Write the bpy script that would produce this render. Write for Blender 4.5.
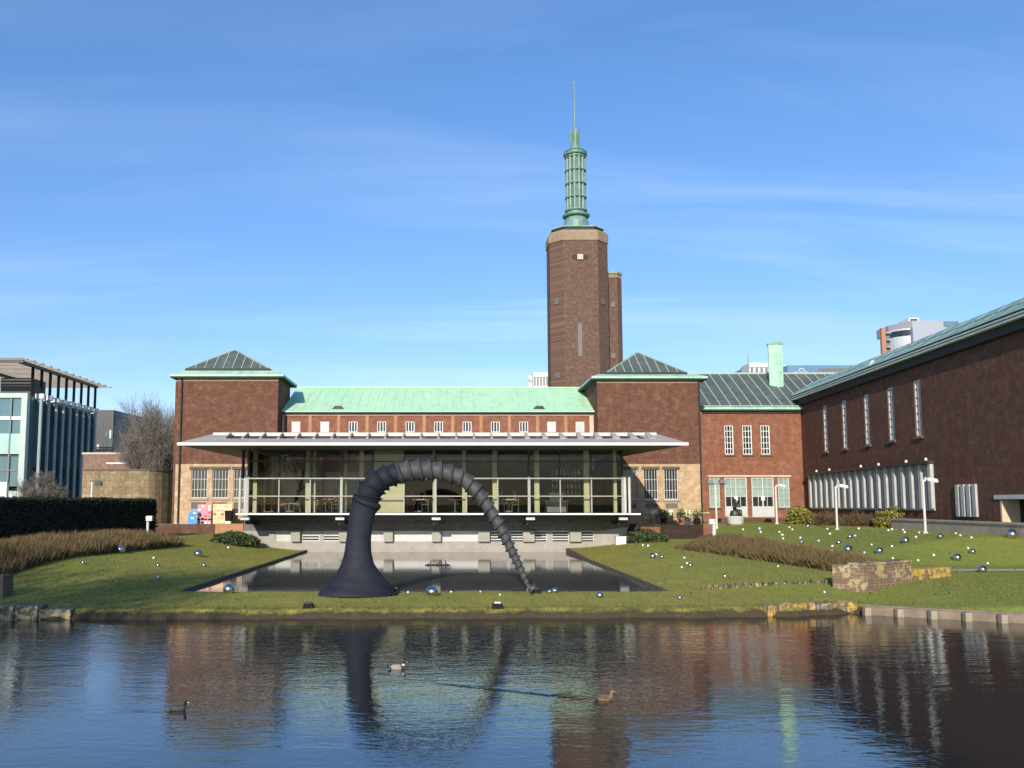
import bpy, math, random
import numpy as np
from mathutils import Vector, Matrix
random.seed(7); rng = np.random.default_rng(11)
for _o in list(bpy.data.objects): bpy.data.objects.remove(_o)
S = bpy.context.scene
COL = S.collection
R = math.radians
# ------------------------------------------------------------------ camera
F, PU, PV, PITCH, CZ = 850.0, 450.0, 424.0, R(5.4), 2.85
cd = bpy.data.cameras.new('camera'); cam = bpy.data.objects.new('camera', cd); COL.objects.link(cam)
cd.sensor_width = 36; cd.lens = F / 1024 * 36
cd.shift_x = (512 - PU) / 1024; cd.shift_y = (PV - 384) / 1024
cd.clip_start = .1; cd.clip_end = 6000
cam.location = (0, 0, CZ); cam.rotation_euler = (R(90) + PITCH, 0, 0)
S.camera = cam
# ------------------------------------------------------------------ sun, sky
SUN_AZ, SUN_EL = R(13.2), R(20.9)          # behind the photographer and to the left
ld = bpy.data.lights.new('sun', 'SUN'); ld.energy = 3.7; ld.angle = R(.5); ld.color = (1, .925, .80)
sun = bpy.data.objects.new('sun', ld); COL.objects.link(sun)
sdir = Vector((-math.sin(SUN_AZ) * math.cos(SUN_EL), -math.cos(SUN_AZ) * math.cos(SUN_EL), math.sin(SUN_EL)))
sun.rotation_euler = sdir.to_track_quat('Z', 'Y').to_euler()
sun.location = (-20, -60, 60)
W = bpy.data.worlds.new('World'); S.world = W; W.use_nodes = True
nt = W.node_tree; nt.nodes.clear()
def wn(t, **k):
    n = nt.nodes.new(t)
    for a, b in k.items(): setattr(n, a, b)
    return n
sky = wn('ShaderNodeTexSky', sky_type='NISHITA', sun_disc=False)
sky.sun_elevation = SUN_EL; sky.sun_rotation = math.pi + SUN_AZ
sky.altitude = 0; sky.air_density = 1.0; sky.dust_density = .35; sky.ozone_density = 2.2
bg = wn('ShaderNodeBackground'); bg.inputs[1].default_value = .148
out = wn('ShaderNodeOutputWorld')
tc = wn('ShaderNodeTexCoord'); sp = wn('ShaderNodeSeparateXYZ')
nt.links.new(tc.outputs['Generated'], sp.inputs[0])
def mth(op, a, b=None, c=None):
    n = wn('ShaderNodeMath', operation=op)
    for i, x in enumerate((a, b, c)):
        if x is None: continue
        if hasattr(x, 'links'): nt.links.new(x, n.inputs[i])
        else: n.inputs[i].default_value = x
    return n.outputs[0]
den = mth('ADD', mth('MAXIMUM', sp.outputs[2], 0.0), .16)
cu = mth('DIVIDE', sp.outputs[0], den); cv = mth('DIVIDE', sp.outputs[1], den)
cb = wn('ShaderNodeCombineXYZ'); nt.links.new(cu, cb.inputs[0]); nt.links.new(cv, cb.inputs[1])
mp = wn('ShaderNodeMapping'); mp.inputs['Rotation'].default_value = (0, 0, R(-58)); mp.inputs['Scale'].default_value = (.45, 2.1, 1); mp.inputs['Location'].default_value = (7.7, 2.4, 0)
nt.links.new(cb.outputs[0], mp.inputs[0])
n1 = wn('ShaderNodeTexNoise'); n1.inputs['Scale'].default_value = 1.3; n1.inputs['Detail'].default_value = 9; n1.inputs['Roughness'].default_value = .58; n1.inputs['Distortion'].default_value = .5
nt.links.new(mp.outputs[0], n1.inputs['Vector'])
n2 = wn('ShaderNodeTexNoise'); n2.inputs['Scale'].default_value = .55; n2.inputs['Detail'].default_value = 3
nt.links.new(cb.outputs[0], n2.inputs['Vector'])
r1 = wn('ShaderNodeMapRange'); r1.inputs[1].default_value = .44; r1.inputs[2].default_value = .74; nt.links.new(n1.outputs[0], r1.inputs[0])
r2 = wn('ShaderNodeMapRange'); r2.inputs[1].default_value = .36; r2.inputs[2].default_value = .60; nt.links.new(n2.outputs[0], r2.inputs[0])
fade = wn('ShaderNodeMapRange'); fade.inputs[1].default_value = .75; fade.inputs[2].default_value = .22; nt.links.new(sp.outputs[2], fade.inputs[0])
cl = mth('MULTIPLY', mth('MULTIPLY', r1.outputs[0], r2.outputs[0]), mth('MULTIPLY', fade.outputs[0], .46))
hs = wn('ShaderNodeHueSaturation'); hs.inputs['Saturation'].default_value = 1.22; hs.inputs['Value'].default_value = 1.0
nt.links.new(sky.outputs[0], hs.inputs['Color'])
mx = wn('ShaderNodeMix', data_type='RGBA'); nt.links.new(cl, mx.inputs['Factor']); gm = wn('ShaderNodeGamma'); gm.inputs[1].default_value = .80; nt.links.new(hs.outputs[0], gm.inputs[0]); nt.links.new(gm.outputs[0], mx.inputs['A'])
mx.inputs['B'].default_value = (4.4, 4.9, 4.7, 1)
tint = wn('ShaderNodeMix', data_type='RGBA', blend_type='MULTIPLY'); tint.inputs['Factor'].default_value = 1; nt.links.new(mx.outputs['Result'], tint.inputs['A']); tint.inputs['B'].default_value = (.925, 1.01, 1.27, 1)
nt.links.new(tint.outputs['Result'], bg.inputs[0]); nt.links.new(bg.outputs[0], out.inputs[0])
S.view_settings.view_transform = 'Standard'; S.view_settings.look = 'None'; S.view_settings.gamma = 1
S.view_settings.exposure = 0.50

# ------------------------------------------------------------------ helpers
CP, SP_ = math.cos(PITCH), math.sin(PITCH)
def ray(u, v):
    dx, dy = (u - PU) / F, -(v - PV) / F
    return dx, CP - dy * SP_, SP_ + dy * CP
def at(u, v, d):
    a, b, c = ray(u, v); t = d / b
    return Vector((a * t, d, CZ + c * t))
def ux(u, v, d): return at(u, v, d)[0]
def vz(v, d): return at(PU, v, d)[2]
def ss(a, b, x):
    t = np.clip((x - a) / (b - a), 0, 1); return t * t * (3 - 2 * t)

BASE = {}
def setp(o, label=None, cat=None, group=None, kind=None):
    if label: o['label'] = label
    if cat: o['category'] = cat
    if group: o['group'] = group
    if kind: o['kind'] = kind
    return o
def T(name, label, cat, base, group=None):
    o = bpy.data.objects.new(name, None); COL.objects.link(o)
    o.empty_display_size = .3
    o.location = base; BASE[o.name] = Vector(base)
    return setp(o, label, cat, group)
class MB:
    def __init__(s): s.v = []; s.f = []; s.m = []; s.mi = 0; s.sm = []; s.smooth = False
    def add(s, vs, fs):
        k = len(s.v); s.v += [tuple(p) for p in vs]
        for f in fs: s.f.append(tuple(i + k for i in f)); s.m.append(s.mi); s.sm.append(s.smooth)
        return s
    def box(s, x0, x1, y0, y1, z0, z1):
        x0, x1 = sorted((x0, x1)); y0, y1 = sorted((y0, y1)); z0, z1 = sorted((z0, z1))
        return s.hexa([(x0,y0),(x1,y0),(x1,y1),(x0,y1)], z0, [(x0,y0),(x1,y0),(x1,y1),(x0,y1)], z1)
    def hexa(s, b, zb, t, zt):                 # prism between two polygons given in plan, counter-clockwise
        n = len(b)
        vs = [(p[0], p[1], zb if not isinstance(zb, (list, tuple)) else zb[i]) for i, p in enumerate(b)] + \
             [(p[0], p[1], zt if not isinstance(zt, (list, tuple)) else zt[i]) for i, p in enumerate(t)]
        fs = [tuple(range(n - 1, -1, -1)), tuple(range(n, 2 * n))] + [(i, (i + 1) % n, n + (i + 1) % n, n + i) for i in range(n)]
        return s.add(vs, fs)
    def pbox(s, P, a0, a1, o0, o1, z0, z1):    # box in the coordinates of a wall plane: along, outward, up
        a0, a1 = sorted((a0, a1)); o0, o1 = sorted((o0, o1))
        q = [(a0, o0), (a1, o0), (a1, o1), (a0, o1)]
        b = [P.pt(a, o) for a, o in q]
        ar = sum(b[i][0] * b[(i + 1) % 4][1] - b[(i + 1) % 4][0] * b[i][1] for i in range(4))
        if ar < 0: b = b[::-1]
        return s.hexa(b, z0, b, z1)
    def tube(s, p0, p1, r0, r1=None, n=8, cap=True):
        r1 = r0 if r1 is None else r1
        p0, p1 = Vector(p0), Vector(p1); d = (p1 - p0).normalized()
        a = d.orthogonal().normalized(); b = d.cross(a)
        vs = []
        for p, r in ((p0, r0), (p1, r1)):
            for i in range(n):
                t = 2 * math.pi * i / n; vs.append(p + a * (r * math.cos(t)) + b * (r * math.sin(t)))
        fs = [(i, (i + 1) % n, n + (i + 1) % n, n + i) for i in range(n)]
        if cap: fs += [tuple(range(n - 1, -1, -1)), tuple(range(n, 2 * n))]
        return s.add(vs, fs)
    def lathe(s, cx, cy, prof, n=24, ph=0.0):
        vs = []; fs = []; k = len(prof)
        for r, z in prof:
            for i in range(n):
                t = 2 * math.pi * (i + ph) / n; vs.append((cx + r * math.cos(t), cy + r * math.sin(t), z))
        for j in range(k - 1):
            for i in range(n): fs.append((j * n + i, j * n + (i + 1) % n, (j + 1) * n + (i + 1) % n, (j + 1) * n + i))
        fs += [tuple(range(n - 1, -1, -1)), tuple(range((k - 1) * n, k * n))]
        return s.add(vs, fs)
    def loft(s, rings, cap=True):
        n = len(rings[0]); vs = [p for r in rings for p in r]
        fs = [(j * n + i, j * n + (i + 1) % n, (j + 1) * n + (i + 1) % n, (j + 1) * n + i) for j in range(len(rings) - 1) for i in range(n)]
        if cap: fs += [tuple(range(n - 1, -1, -1)), tuple(range((len(rings) - 1) * n, len(rings) * n))]
        return s.add(vs, fs)
    def bar(s, p0, p1, w, h):                  # square bar
        p0, p1 = Vector(p0), Vector(p1); d = (p1 - p0).normalized()
        a = d.cross(Vector((0, 0, 1)));  a = a.normalized() if a.length > 1e-4 else Vector((1, 0, 0))
        b = a.cross(d).normalized()
        vs = [p + a * (w / 2 * i) + b * (h / 2 * j) for p in (p0, p1) for i, j in ((-1, -1), (1, -1), (1, 1), (-1, 1))]
        return s.add(vs, [(0, 1, 2, 3)[::-1], (4, 5, 6, 7)] + [(i, (i + 1) % 4, 4 + (i + 1) % 4, 4 + i) for i in range(4)])
    def build(s, name, mat, parent=None, origin=None, fixn=True):
        me = bpy.data.meshes.new(name)
        b = BASE[parent.name] if parent is not None else Vector(origin or (0, 0, 0))
        me.from_pydata([(x - b[0], y - b[1], z - b[2]) for x, y, z in s.v], [], s.f)
        mats = mat if isinstance(mat, (list, tuple)) else [mat]
        for m in mats: me.materials.append(m)
        me.polygons.foreach_set('material_index', s.m)
        me.polygons.foreach_set('use_smooth', s.sm)
        if fixn:
            import bmesh
            bm = bmesh.new(); bm.from_mesh(me); bmesh.ops.recalc_face_normals(bm, faces=bm.faces); bm.to_mesh(me); bm.free()
        me.update()
        o = bpy.data.objects.new(name, me); COL.objects.link(o)
        if parent is not None: o.parent = parent
        else: o.location = b
        BASE[o.name] = b
        return o
def npmesh(name, verts, faces, mat, parent=None, origin=(0, 0, 0), smooth=False):   # faces: (N,3) or (N,4) array
    b = BASE[parent.name] if parent is not None else Vector(origin)
    v = np.asarray(verts, dtype=np.float32) - np.array(b, dtype=np.float32); f = np.asarray(faces, dtype=np.int32); k = f.shape[1]
    me = bpy.data.meshes.new(name)
    me.vertices.add(len(v)); me.vertices.foreach_set('co', v.ravel())
    me.loops.add(f.size); me.loops.foreach_set('vertex_index', f.ravel())
    me.polygons.add(len(f)); me.polygons.foreach_set('loop_start', np.arange(0, f.size, k, dtype=np.int32)); me.polygons.foreach_set('loop_total', np.full(len(f), k, dtype=np.int32))
    if smooth: me.polygons.foreach_set('use_smooth', np.ones(len(f), dtype=bool))
    me.materials.append(mat); me.update(calc_edges=True); me.validate()
    o = bpy.data.objects.new(name, me); COL.objects.link(o)
    if parent is not None: o.parent = parent
    else: o.location = b
    BASE[o.name] = b
    return o
def copy_tree(o, parent=None):
    c = o.copy(); COL.objects.link(c)
    if parent is not None: c.parent = parent
    for ch in [x for x in o.children]: copy_tree(ch, c)
    return c
class Plane:                                    # a vertical wall plane: origin, direction along it, outward normal
    def __init__(s, ox, oy, tx, ty, nx, ny): s.o = (ox, oy); s.t = (tx, ty); s.n = (nx, ny)
    def pt(s, a, o=0): return (s.o[0] + s.t[0] * a + s.n[0] * o, s.o[1] + s.t[1] * a + s.n[1] * o)
    def p3(s, a, o, z): x, y = s.pt(a, o); return (x, y, z)
def YP(y): return Plane(0, y, 1, 0, 0, -1)      # faces the camera; along = x
def holed(mb, P, a0, a1, z0, z1, holes, dep=.18):   # a wall face with openings and their reveals
    A = sorted({a0, a1, *[h[0] for h in holes], *[h[1] for h in holes]}); Z = sorted({z0, z1, *[h[2] for h in holes], *[h[3] for h in holes]})
    for i in range(len(A) - 1):
        for j in range(len(Z) - 1):
            am, zm = (A[i] + A[i + 1]) / 2, (Z[j] + Z[j + 1]) / 2
            if any(h[0] < am < h[1] and h[2] < zm < h[3] for h in holes): continue
            mb.add([P.p3(A[i], 0, Z[j]), P.p3(A[i + 1], 0, Z[j]), P.p3(A[i + 1], 0, Z[j + 1]), P.p3(A[i], 0, Z[j + 1])], [(0, 1, 2, 3)])
    for h in holes:
        c = [(h[0], h[2]), (h[1], h[2]), (h[1], h[3]), (h[0], h[3])]
        for k in range(4):
            p, q = c[k], c[(k + 1) % 4]
            mb.add([P.p3(p[0], 0, p[1]), P.p3(p[0], -dep, p[1]), P.p3(q[0], -dep, q[1]), P.p3(q[0], 0, q[1])], [(0, 1, 2, 3)])
def window(parent, P, a0, a1, z0, z1, nv, nh, fm, gm, dep=.12, w=.07, bw=.035, name='window', sill=None):
    m = MB()                                    # frame bars, set back in the reveal; the pane is its sub-part
    o0, o1 = -dep, -dep + .06
    m.pbox(P, a0, a0 + w, o0, o1, z0, z1); m.pbox(P, a1 - w, a1, o0, o1, z0, z1)
    m.pbox(P, a0 + w, a1 - w, o0, o1, z0, z0 + w); m.pbox(P, a0 + w, a1 - w, o0, o1, z1 - w, z1)
    for i in range(1, nv): c = a0 + (a1 - a0) * i / nv; m.pbox(P, c - bw / 2, c + bw / 2, o0 + .01, o1 - .012, z0 + w, z1 - w)
    for t in nh: c = z0 + (z1 - z0) * t; m.pbox(P, a0 + w, a1 - w, o0 + .013, o1 - .005, c - bw / 2, c + bw / 2)
    fr = m.build(name, fm, parent)
    g = MB().pbox(P, a0 + .02, a1 - .02, -dep - .03, -dep - .004, z0 + .02, z1 - .02); g.build('pane', gm, fr)
    if sill is not None:
        s = MB().pbox(P, a0 - .08, a1 + .08, .003, .10, z0 - .12, z0 - .003); s.build('sill', sill, fr)
    return fr

# ------------------------------------------------------------------ materials
def newmat(name):
    m = bpy.data.materials.new(name); m.use_nodes = True
    t = m.node_tree; b = t.nodes['Principled BSDF']
    return m, t, b
def nd(t, ty, **k):
    n = t.nodes.new(ty)
    for a, v in k.items():
        if a in n.inputs: n.inputs[a].default_value = v
        else: setattr(n, a, v)
    return n
def coords(t, scale=(1, 1, 1)):
    c = t.nodes.new('ShaderNodeTexCoord'); m = t.nodes.new('ShaderNodeMapping'); m.inputs['Scale'].default_value = scale
    g = t.nodes.new('ShaderNodeNewGeometry'); t.links.new(g.outputs['Position'], m.inputs[0]); return m.outputs[0]
def mixc(t, fac, a, b, mode='MIX'):
    n = t.nodes.new('ShaderNodeMix'); n.data_type = 'RGBA'; n.blend_type = mode
    for key, x in (('Factor', fac), ('A', a), ('B', b)):
        if hasattr(x, 'links'): t.links.new(x, n.inputs[key])
        elif key == 'Factor': n.inputs[key].default_value = x
        else: n.inputs[key].default_value = (*x[:3], 1)
    return n.outputs['Result']
def rng_(t, x, a, b, c=0.0, d=1.0):
    n = t.nodes.new('ShaderNodeMapRange'); t.links.new(x, n.inputs[0])
    for i, q in enumerate((a, b, c, d)): n.inputs[i + 1].default_value = q
    return n.outputs[0]
def noise(t, vec, scale, detail=4, rough=.55):
    n = nd(t, 'ShaderNodeTexNoise', Scale=scale, Detail=detail, Roughness=rough); t.links.new(vec, n.inputs['Vector']); return n.outputs[0]
def M(name, c1, c2=None, rough=.7, scale=2.0, metal=0.0, sc=(1, 1, 1), bump=0.0, lo=.35, hi=.65, spec=.5, fine=None, streak=0):
    m, t, b = newmat(name)
    c2 = c2 or tuple(x * .78 for x in c1)
    v = coords(t, sc); n = noise(t, v, scale, 5, .6)
    col = mixc(t, rng_(t, n, lo, hi), c1, c2)
    if fine:
        n2 = noise(t, coords(t), fine, 3); col = mixc(t, rng_(t, n2, .3, .7, 0, .35), col, tuple(x * .55 for x in c2))
    if streak:
        n3 = noise(t, coords(t, (3.2, .22, .22)), 1.6, 6, .65); n4 = noise(t, coords(t, (.5, .5, .5)), 1.1, 4, .6)
        col = mixc(t, rng_(t, n3, .48, .70, 0, streak), col, tuple(x * .55 for x in c2)); col = mixc(t, rng_(t, n4, .50, .68, 0, streak * .8), col, (c1[0] * 1.1, c1[1] * .98, c1[2] * .86))
    t.links.new(col, b.inputs['Base Color'])
    b.inputs['Roughness'].default_value = rough; b.inputs['Metallic'].default_value = metal
    b.inputs['Specular IOR Level'].default_value = spec
    if bump:
        bp = nd(t, 'ShaderNodeBump', Strength=bump, Distance=.03); t.links.new(n, bp.inputs['Height']); t.links.new(bp.outputs[0], b.inputs['Normal'])
    return m
def brick(name, c1, c2, mortar, stain=.35, rough=.85, bw=.30, rh=.10):
    m, t, b = newmat(name)
    g = t.nodes.new('ShaderNodeNewGeometry'); s = t.nodes.new('ShaderNodeSeparateXYZ'); t.links.new(g.outputs['Position'], s.inputs[0])
    a = t.nodes.new('ShaderNodeMath'); a.operation = 'ADD'; t.links.new(s.outputs[0], a.inputs[0]); t.links.new(s.outputs[1], a.inputs[1])
    c = t.nodes.new('ShaderNodeCombineXYZ'); t.links.new(a.outputs[0], c.inputs[0]); t.links.new(s.outputs[2], c.inputs[1])
    br = nd(t, 'ShaderNodeTexBrick', Scale=1.0); t.links.new(c.outputs[0], br.inputs['Vector'])
    br.inputs['Color1'].default_value = (*c1, 1); br.inputs['Color2'].default_value = (*c2, 1); br.inputs['Mortar'].default_value = (*mortar, 1)
    br.inputs['Mortar Size'].default_value = .012; br.inputs['Brick Width'].default_value = bw; br.inputs['Row Height'].default_value = rh; br.inputs['Bias'].default_value = -.1
    mp = t.nodes.new('ShaderNodeMapping'); mp.inputs['Scale'].default_value = (1.6, .22, 1); t.links.new(c.outputs[0], mp.inputs[0])
    st = noise(t, mp.outputs[0], 1.6, 6, .65); big = noise(t, c.outputs[0], .35, 3); sp = noise(t, c.outputs[0], 5.5, 2); blo = noise(t, c.outputs[0], 2.2, 5, .7)
    col = mixc(t, rng_(t, st, .35, .72, 0, stain), br.outputs[0], tuple(x * .45 for x in c2))
    col = mixc(t, rng_(t, big, .35, .65, 0, .28), col, tuple(x * .6 for x in c1))
    col = mixc(t, rng_(t, blo, .40, .62, .45, 0), col, tuple(x * .45 for x in c2)); col = mixc(t, rng_(t, blo, .55, .72, 0, .5), col, (min(1, c1[0] * 1.45), c1[1] * 1.3, c1[2] * 1.3))
    col = mixc(t, rng_(t, sp, .62, .78, 0, .5), col, tuple(min(1, x * 1.7) for x in c1))
    t.links.new(col, b.inputs['Base Color']); b.inputs['Roughness'].default_value = rough; b.inputs['Specular IOR Level'].default_value = .25
    bp = nd(t, 'ShaderNodeBump', Strength=.35, Distance=.02); t.links.new(br.outputs['Fac'], bp.inputs['Height']); bp.invert = True; t.links.new(bp.outputs[0], b.inputs['Normal'])
    return m
def stonewall(name, c1, c2, mortar, bw=.9, rh=.42, stain=.4):
    m = brick(name, c1, c2, mortar, stain, .85, bw, rh); return m
K = {}
K['brick'] = brick('block_brick', (.212, .092, .054), (.138, .058, .035), (.155, .105, .078))
K['brick_bright'] = brick('link_brick', (.32, .124, .069), (.262, .096, .054), (.27, .17, .12), .22)
K['brick_tower'] = brick('tower_brick', (.205, .118, .086), (.140, .080, .060), (.16, .12, .098), .3)
K['brick_wing'] = brick('wing_brick', (.178, .080, .053), (.132, .057, .039), (.15, .098, .072), .3)
K['brick_low'] = brick('garden_brick', (.17, .082, .055), (.125, .058, .040), (.16, .11, .08), .5)
K['brick_painted_shade'] = brick('terrace_brick_painted_shade', (.060, .034, .026), (.042, .026, .020), (.06, .045, .036), .4)  # shade lying on the terrace wall, put into its brick colour
K['sandstone'] = stonewall('sandstone_blocks', (.60, .425, .255), (.53, .37, .22), (.42, .30, .19), 1.1, .5, .22)
K['sandstone_old'] = stonewall('old_sandstone', (.40, .305, .175), (.30, .225, .13), (.12, .09, .055), .8, .45, 1.0)
K['cream'] = M('cream_stone', (.62, .50, .36), (.52, .40, .28), .8, 1.5)
K['grey_stone'] = M('grey_stone', (.40, .37, .325), (.33, .305, .265), .8, 1.2, fine=9)
K['pil'] = M('pilaster_brick', (.42, .22, .12), (.35, .17, .09), .85, 3)
K['dark_stone'] = M('dark_lintel', (.13, .10, .075), (.09, .07, .05), .8, 3)
K['parapet'] = M('parapet_stone', (.52, .42, .335), (.39, .31, .245), .85, 1.2, fine=7)
K['copper'] = M('copper_patina', (.53, .82, .52), (.48, .77, .475), .55, .9, sc=(1, .25, .25), lo=.3, hi=.75, fine=2.2, streak=.42)
K['copper_dark'] = M('copper_patina_weathered', (.30, .43, .37), (.25, .37, .32), .6, .6, fine=2, streak=.5)
K['copper_band'] = M('copper_patina_band', (.44, .68, .50), (.30, .52, .39), .55, 2.2, sc=(.5, 1, 2), streak=.6)
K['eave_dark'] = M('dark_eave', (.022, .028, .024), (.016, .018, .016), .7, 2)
K['slate'] = M('roof_glazing', (.115, .135, .115), (.078, .094, .082), .5, 1.4, sc=(1, 1, 1), spec=.3)
K['rib'] = M('glazing_bar', (.36, .43, .36), (.31, .38, .32), .55, 3)
K['white'] = M('white_paint', (.78, .77, .73), (.70, .69, .66), .5, 3)
K['lightgrey'] = M('light_grey_paint', (.55, .55, .52), (.46, .46, .44), .5, 3)
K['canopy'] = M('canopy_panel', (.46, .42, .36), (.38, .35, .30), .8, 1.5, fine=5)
K['steel_dark'] = M('dark_steel', (.035, .036, .038), (.024, .025, .027), .45, 3)
K['steel_mid'] = M('grey_steel', (.18, .185, .18), (.13, .135, .13), .45, 3)
K['glass_dark'] = M('window_glass', (.030, .036, .038), (.018, .022, .024), .06, .9, spec=.6)
K['glass_office'] = M('office_glass', (.11, .21, .235), (.07, .145, .17), .05, .25, spec=.8)
K['blind'] = M('window_blind', (.30, .40, .34), (.22, .30, .27), .35, 1.0)
K['blind_grey'] = M('grey_blind', (.50, .50, .46), (.42, .42, .39), .5, 2.0)
K['cream_yellow'] = M('cream_yellow_paint', (.47, .43, .275), (.42, .385, .24), .6, 1)
K['wave_stone'] = M('dark_base_stone', (.17, .163, .152), (.10, .096, .09), .7, 2.5, sc=(1, 1, 3))
K['slot'] = M('slot_glazing', (.17, .15, .13), (.13, .115, .10), .5, 3)
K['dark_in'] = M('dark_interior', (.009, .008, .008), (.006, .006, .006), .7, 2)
K['floor_in'] = M('cafe_floor', (.07, .055, .042), (.05, .04, .03), .5, 2)
K['black'] = M('black_plastic', (.010, .010, .011), (.016, .016, .016), .85, 5, spec=.15)
K['navy'] = M('navy_rubber', (.020, .023, .034), (.013, .015, .023), .66, 1.6, bump=.25, fine=6, spec=.22)
K['screw'] = M('grey_rubber', (.074, .073, .074), (.042, .042, .046), .6, 3.0, bump=.25, fine=8, spec=.35)
K['bark'] = M('bark', (.11, .085, .062), (.065, .05, .038), .9, 6, bump=.4)
K['twig'] = M('twig_bark', (.25, .22, .19), (.16, .14, .12), .9, 4)
K['brown_twig'] = M('brown_hedge_twigs', (.17, .105, .048), (.105, .068, .032), .9, 1.6, lo=.3, hi=.7)
K['brown_twig2'] = M('olive_hedge_twigs', (.19, .145, .055), (.125, .088, .034), .9, 1.6, lo=.3, hi=.7)
K['yew'] = M('yew_leaves', (.012, .020, .008), (.007, .012, .005), .8, 2)
K['bush'] = M('bush_leaves', (.060, .090, .026), (.032, .052, .016), .65, 2.2)
K['bush_yellow'] = M('yellow_bush_leaves', (.26, .22, .030), (.14, .14, .028), .65, 2.0)
K['timber'] = M('pale_revetment', (.25, .195, .14), (.17, .13, .092), .9, 3, bump=.3)
K['soil'] = M('soil', (.060, .042, .026), (.04, .028, .018), .95, 5)
K['wood'] = M('brown_wood', (.20, .11, .055), (.13, .07, .035), .6, 4)
K['skin'] = M('skin', (.50, .30, .21), (.45, .26, .18), .6, 8)
K['terracotta'] = M('terracotta', (.42, .19, .10), (.33, .14, .08), .8, 4)
# special materials
def lichen(name, c1, c2, yel, amount, bw=.25, rh=.085, ns=3.5):
    m, t, b = newmat(name)
    g = t.nodes.new('ShaderNodeNewGeometry'); s = t.nodes.new('ShaderNodeSeparateXYZ'); t.links.new(g.outputs['Position'], s.inputs[0])
    a = t.nodes.new('ShaderNodeMath'); a.operation = 'ADD'; t.links.new(s.outputs[0], a.inputs[0]); t.links.new(s.outputs[1], a.inputs[1])
    c = t.nodes.new('ShaderNodeCombineXYZ'); t.links.new(a.outputs[0], c.inputs[0]); t.links.new(s.outputs[2], c.inputs[1])
    br = nd(t, 'ShaderNodeTexBrick', Scale=1.0); t.links.new(c.outputs[0], br.inputs['Vector'])
    br.inputs['Color1'].default_value = (*c1, 1); br.inputs['Color2'].default_value = (*c2, 1); br.inputs['Mortar'].default_value = (.12, .09, .06, 1)
    br.inputs['Mortar Size'].default_value = .012; br.inputs['Brick Width'].default_value = bw; br.inputs['Row Height'].default_value = rh
    n = noise(t, g.outputs['Position'], ns, 6, .65); n2 = noise(t, g.outputs['Position'], .9, 2)
    ad = t.nodes.new('ShaderNodeMath'); ad.operation = 'MULTIPLY_ADD'; t.links.new(n2, ad.inputs[0]); ad.inputs[1].default_value = .8; t.links.new(n, ad.inputs[2])
    col = mixc(t, rng_(t, ad.outputs[0], .98 - amount, 1.06 - amount), br.outputs[0], yel)
    n3 = noise(t, g.outputs['Position'], 6.0, 4); col = mixc(t, rng_(t, n3, .58, .70, 0, .7), col, (.46, .42, .33))
    t.links.new(col, b.inputs['Base Color']); b.inputs['Roughness'].default_value = .9
    bp = nd(t, 'ShaderNodeBump', Strength=.5, Distance=.03); t.links.new(n, bp.inputs['Height']); t.links.new(bp.outputs[0], b.inputs['Normal'])
    return m
K['lichen_wall'] = lichen('old_wall_lichen', (.26, .165, .11), (.19, .12, .08), (.40, .32, .15), .06, ns=7.0)
K['lichen_bright'] = lichen('yellow_lichen_stone', (.24, .16, .10), (.20, .13, .08), (.52, .33, .05), .10, ns=6.0)
K['lichen_kerb'] = lichen('kerb_lichen', (.20, .15, .09), (.15, .11, .07), (.50, .32, .06), .05, .9, .3, 7.0)
K['rubble_fine'] = lichen('rubble_wall', (.15, .125, .08), (.09, .072, .05), (.40, .33, .16), .10, .34, .11, 9.0)
K['rubble'] = lichen('rubble_stone', (.20, .16, .10), (.13, .10, .065), (.36, .29, .12), .06, .5, .22, 8.0)

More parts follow.
